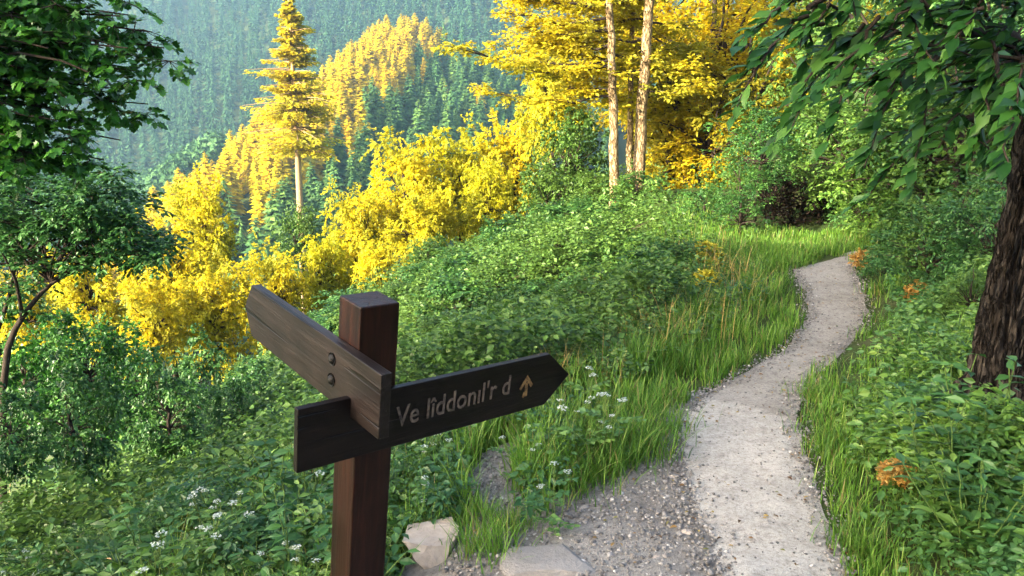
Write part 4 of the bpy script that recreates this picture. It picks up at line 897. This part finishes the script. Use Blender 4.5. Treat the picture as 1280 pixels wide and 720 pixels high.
for k, (u, v, s, lb) in enumerate([(608, 690, 1.0, 'grass tuft directly right of the pale rock'), (590, 655, .85, 'grass tuft behind the pale rock'), (640, 668, .7, 'grass tuft at the edge of the gravel right of the rock'),
                                   (700, 622, 1.1, 'grass tuft at the near end of the grassy tongue beside the gravel'), (742, 600, 1.15, 'thick grass tuft in the middle of the grassy tongue'), (790, 580, 1.2, 'grass tuft on the tongue facing the path'), (825, 545, 1.1, 'grass tuft where the tongue meets the path edge'), (770, 560, 1.2, 'tall grass tuft at the back of the grassy tongue'), (720, 575, 1.1, 'grass tuft on the left of the grassy tongue'), (812, 568, 1.0, 'low grass tuft overhanging the path edge'),
                                   (1040, 560, .8, 'grass tuft on the right edge opposite the grassy tongue'), (1080, 690, .9, 'grass tuft nearest the viewer right of the path'), (1020, 500, .8, 'grass tuft at the right where the path narrows')]):
    p = hit(u, v, 0.); o = bpy.data.objects.new('grass_tuft', TG[k % 3]); COL.objects.link(o); o.location = (p[0], p[1], float(H(p[0], p[1]))); o.scale = (s*1.15, s*1.15, s); o.rotation_euler = (0, 0, k*1.1)
    tag(o, lb, 'grass tuft', 'grass tufts beside the trail')

n = 900; y = 2+RNG.random(n)**1.4*6.5; x = left_edge(y)-.9*RNG.random(n)*(RNG.random(n) < .35)+(right_edge(y)-left_edge(y))*np.where(RNG.random(n) < .6, RNG.beta(.35, .35, n), RNG.random(n))
keep = RNG.random(n) < .5; x = x[keep]; y = y[keep]; n = len(x); A_, B_, C_ = rot_frames(n, .5)
tag(MB().inst(LEAF6[0]*[1, 1, 2.2], LEAF6[1], np.stack([x, y, H(x, y)+.022], -1), A_, B_, C_, .012+.02*RNG.random(n)).build('fallen_leaves', leaf_mat('fallen_leaf', [(.06, .035, .018), (.16, .09, .035), (.3, .2, .06), (.1, .13, .03)], .1, .6, .2)), 'brown and yellow fallen leaves strewn along the trail', 'leaves', kind='stuff')
# flowering herbs, coloured shrublets, dead sticks
def umbel(seed):
    r = np.random.default_rng(seed); st = MB(); lf = MB(); heads = []; n = 3
    for k in range(n):
        fl = MB(); heads.append(fl)
        top = np.array([.09*r.standard_normal(), .09*r.standard_normal(), .26+.16*r.random()]); pl = arc((0, 0, -.03), top, 0, 5, .006, r); st.tube(pl, np.linspace(.0035, .0018, 5), 5)
        m = 26; a = r.random(m)*2*PI; rr = .026*np.sqrt(r.random(m)); P = top+np.stack([rr*np.cos(a), rr*np.sin(a), .012-rr*.15+.003*r.standard_normal(m)], -1)
        A_, B_, C_ = frames(np.stack([np.cos(a), np.sin(a), 0*a], -1), np.array([0, 0, 1.])+.3*r.standard_normal((m, 3)))
        fl.inst(LEAF4[0]*[1, 1.4, 1]-[.5, 0, 0], LEAF4[1], P, A_, B_, C_, .011)
        for q_ in range(0, m, 4): st.tube([pl[3], P[q_]], [.0012, .0008], 3, cap=False)
        for q_ in range(3):
            s_ = pl[1+q_ % 3]; az = r.random()*2*PI; e = s_+np.array([math.cos(az)*.13, math.sin(az)*.13, .03]); m2 = 14; tt_ = r.random(m2)[:, None]
            d = unit(e-s_); sd = np.cross(d, [0, 0, 1.]); sg = np.where(np.arange(m2) % 2, 1, -1)[:, None]
            A_, B_, C_ = frames(d*.6+sd*sg, np.array([0, 0, 1.])+.3*r.standard_normal((m2, 3))); lf.inst(LEAF4[0], LEAF4[1], s_+(e-s_)*tt_, A_, B_, C_, .035+.015*r.random(m2)); st.tube([s_, e], [.0015, .0008], 3, cap=False)
    return [('stem', st.mesh('stem', M['stem'])), ('leaves', lf.mesh('leaves', M['fresh']))]+[('flower_head', f_.mesh('flower_head', M['white'])) for f_ in heads]
UM = [umbel(950+k) for k in range(4)]
ru = np.random.default_rng(960)
spots = []
while len(spots) < 26:
    u, v = ru.random()*460-10, 490+ru.random()*225
    if ru.random() > .35+.65*(v-480)/240: continue
    spots.append((u, v))
for k in range(5): spots.append((500+ru.random()*200, 520+ru.random()*90))
for k in range(5): spots.append((690+ru.random()*70, 475+ru.random()*40))
for k, (u, v) in enumerate(spots):
    p = hit(u, v); x, y = p[0], p[1]
    if not clear(np.array([x]), np.array([y]))[0]: continue
    if abs(x-base[0]) < .12 and abs(y-base[1]) < .12: continue
    left_side = u < 460
    t = thing('white_flower', 'white umbel flower growing among the herbs left of the signpost' if left_side else 'white umbel flower growing between the signpost and the trail', 'flower', (x, y, float(H(x, y))), ru.random()*6.28,
              'white umbel flowers left of the signpost' if left_side else 'white umbel flowers right of the signpost')
    s = .6+.45*ru.random(); t.scale = (s, s, s)
    for nm, me in UM[k % 4]:
        o = bpy.data.objects.new(nm, me); COL.objects.link(o); o.parent = t
M['deadshade'] = leaf_mat('dead_shade_leaves', [(.004, .0035, .003), (.009, .007, .005), (.03, .018, .011)], .05, .7, .15)  # dead leaves taken near black: the hollow's shade is put into their colour
DL = [broadleaf(972+k, 60, 11, 10, .07, lmat='deadshade', crad=.32, tl=1.0, tr=.04, fill=.5) for k in range(1)]
for k, (u, v, rpx, y, lb) in enumerate([(1003, 262, 56, 10.7, 'dead bush coloured near black as the shade deep inside the hollow at the end of the trail'), (970, 240, 34, 10.3, 'small dead bush with shade painted into its leaves at the upper rim of the dark hollow'), (1040, 265, 40, 10.5, 'dead bush coloured near black as shade at the right side of the dark hollow')]):
    p = at(u, v, y); place_tree('dead_shade_bush', lb, 'bush', DL[0], p[0], p[1], p[2], rpx/922*y, k*1.3, None, 1, 'stem')
OS = broadleaf(970, 30, 9, 10, .19, T=LEAF6, lmat='orange', crad=.4, tl=1.0, tr=.03); YS_ = broadleaf(971, 30, 9, 10, .19, T=LEAF6, lmat='yellow', crad=.4, tl=1.0, tr=.03)
for k, (u, v, rpx, mm, lb, nm) in enumerate([(1122, 590, 24, OS, 'orange leaved shrublet on the right bank nearest the viewer', 'orange_shrub'), (1150, 365, 18, OS, 'orange leaved shrublet on the bank beside the bend', 'orange_shrub'), (1080, 322, 15, OS, 'pale orange shrublet at the far end of the trail', 'orange_shrub'),
                                             (832, 365, 26, YS_, 'yellow leaved shrublet on the grassy verge', 'yellow_shrub'), (888, 318, 20, YS_, 'yellow leaved shrublet near the far grass', 'yellow_shrub'), (795, 385, 20, YS_, 'yellow leaved shrublet lower on the green slope', 'yellow_shrub'), (880, 350, 18, YS_, 'small yellow shrublet behind the tall grass', 'yellow_shrub')]):
    p = hit(u, v, .16); place_tree(nm, lb, 'shrub', mm, p[0], p[1], p[2], rpx/922*p[1], k, None, .8, 'stem')
def stick(label, pts, r0):
    P = np.array(pts); tt_ = np.linspace(0, 1, 12); P = np.stack([np.interp(tt_, np.linspace(0, 1, len(P)), P[:, k]) for k in range(3)], -1); P[1:-1] += RNG.standard_normal((10, 3))*.006
    m = MB(); m.tube(P, np.linspace(r0, r0*.4, 12), 7)
    for k in (4, 7): m.tube(arc(P[k], P[k]+RNG.standard_normal(3)*.09+np.array([0, 0, .05]), 0, 4), np.linspace(r0*.5, r0*.2, 4), 5)
    return tag(m.build('dead_stick', M['palebark'], None, True), label, 'stick', 'dead sticks at the left edge')
def gp(u, v, l): return hit(u, v, l)
stick('pale dead stick leaning out of the herbs near the left edge', [gp(70, 655, .1), gp(50, 610, .3), gp(20, 560, .4)], .012)
stick('dead stick lying across the bottom left corner', [gp(20, 690, .15), gp(80, 690, .2), gp(150, 700, .2)], .011)
stick('short upright dead stick at the left edge', [gp(10, 640, .05), gp(15, 590, .3), gp(8, 545, .5)], .01)

# ------------------------------------------------------------------ haze, sky, sun
hz = MB(); x0, x1, y0_, y1_, z0_, z1_ = -575., 575., -165., 800., -60., 165.
hv = [(x, y, z) for z in (z0_, z1_) for y in (y0_, y1_) for x in (x0, x1)]
hz.add(hv, [(0, 2, 3, 1), (4, 5, 7, 6), (0, 1, 5, 4), (2, 6, 7, 3), (0, 4, 6, 2), (1, 3, 7, 5)])
mh, nt = newmat('haze'); pv = N(nt, 'ShaderNodeVolumePrincipled'); pv.inputs['Color'].default_value = (.42, .72, 1.0, 1); pv.inputs['Density'].default_value = .00048; pv.inputs['Anisotropy'].default_value = .5
oo = N(nt, 'ShaderNodeOutputMaterial'); nt.links.new(pv.outputs[0], oo.inputs['Volume'])
tag(hz.build('haze', mh), 'pale blue haze filling the valley', 'haze', kind='stuff')

SUN_EL = math.radians(18); sd_ = unit([-.82, -.57, 0])
w = bpy.data.worlds.new('World'); scene.world = w; w.use_nodes = True; nt = w.node_tree; nt.nodes.clear()
sky = N(nt, 'ShaderNodeTexSky', sky_type='NISHITA'); sky.sun_disc = False; sky.air_density = .7; sky.dust_density = 5.0; sky.ozone_density = .0; sky.sun_elevation = SUN_EL; sky.sun_rotation = math.atan2(sd_[0], sd_[1]) % (2*PI)
bg = N(nt, 'ShaderNodeBackground'); bg.inputs[1].default_value = .15; nt.links.new(sky.outputs[0], bg.inputs[0])
ow = N(nt, 'ShaderNodeOutputWorld'); nt.links.new(bg.outputs[0], ow.inputs[0])
sl = bpy.data.lights.new('sun', 'SUN'); sl.energy = 4.0; sl.angle = math.radians(.5); sl.color = (1, .88, .67)
so = bpy.data.objects.new('sun', sl); COL.objects.link(so)
so.rotation_euler = Vector((-sd_[0]*math.cos(SUN_EL), -sd_[1]*math.cos(SUN_EL), -math.sin(SUN_EL))).to_track_quat('-Z', 'Y').to_euler()
scene.view_settings.view_transform = 'Standard'; scene.view_settings.look = 'None'; scene.view_settings.exposure = 2.68; scene.view_settings.gamma = 1
scene.render.engine = 'CYCLES'; c = scene.cycles; c.max_bounces = 6; c.diffuse_bounces = 3; c.glossy_bounces = 2; c.transmission_bounces = 3; c.transparent_max_bounces = 4; c.volume_bounces = 0; c.use_denoising = True; c.caustics_reflective = False; c.caustics_refractive = False
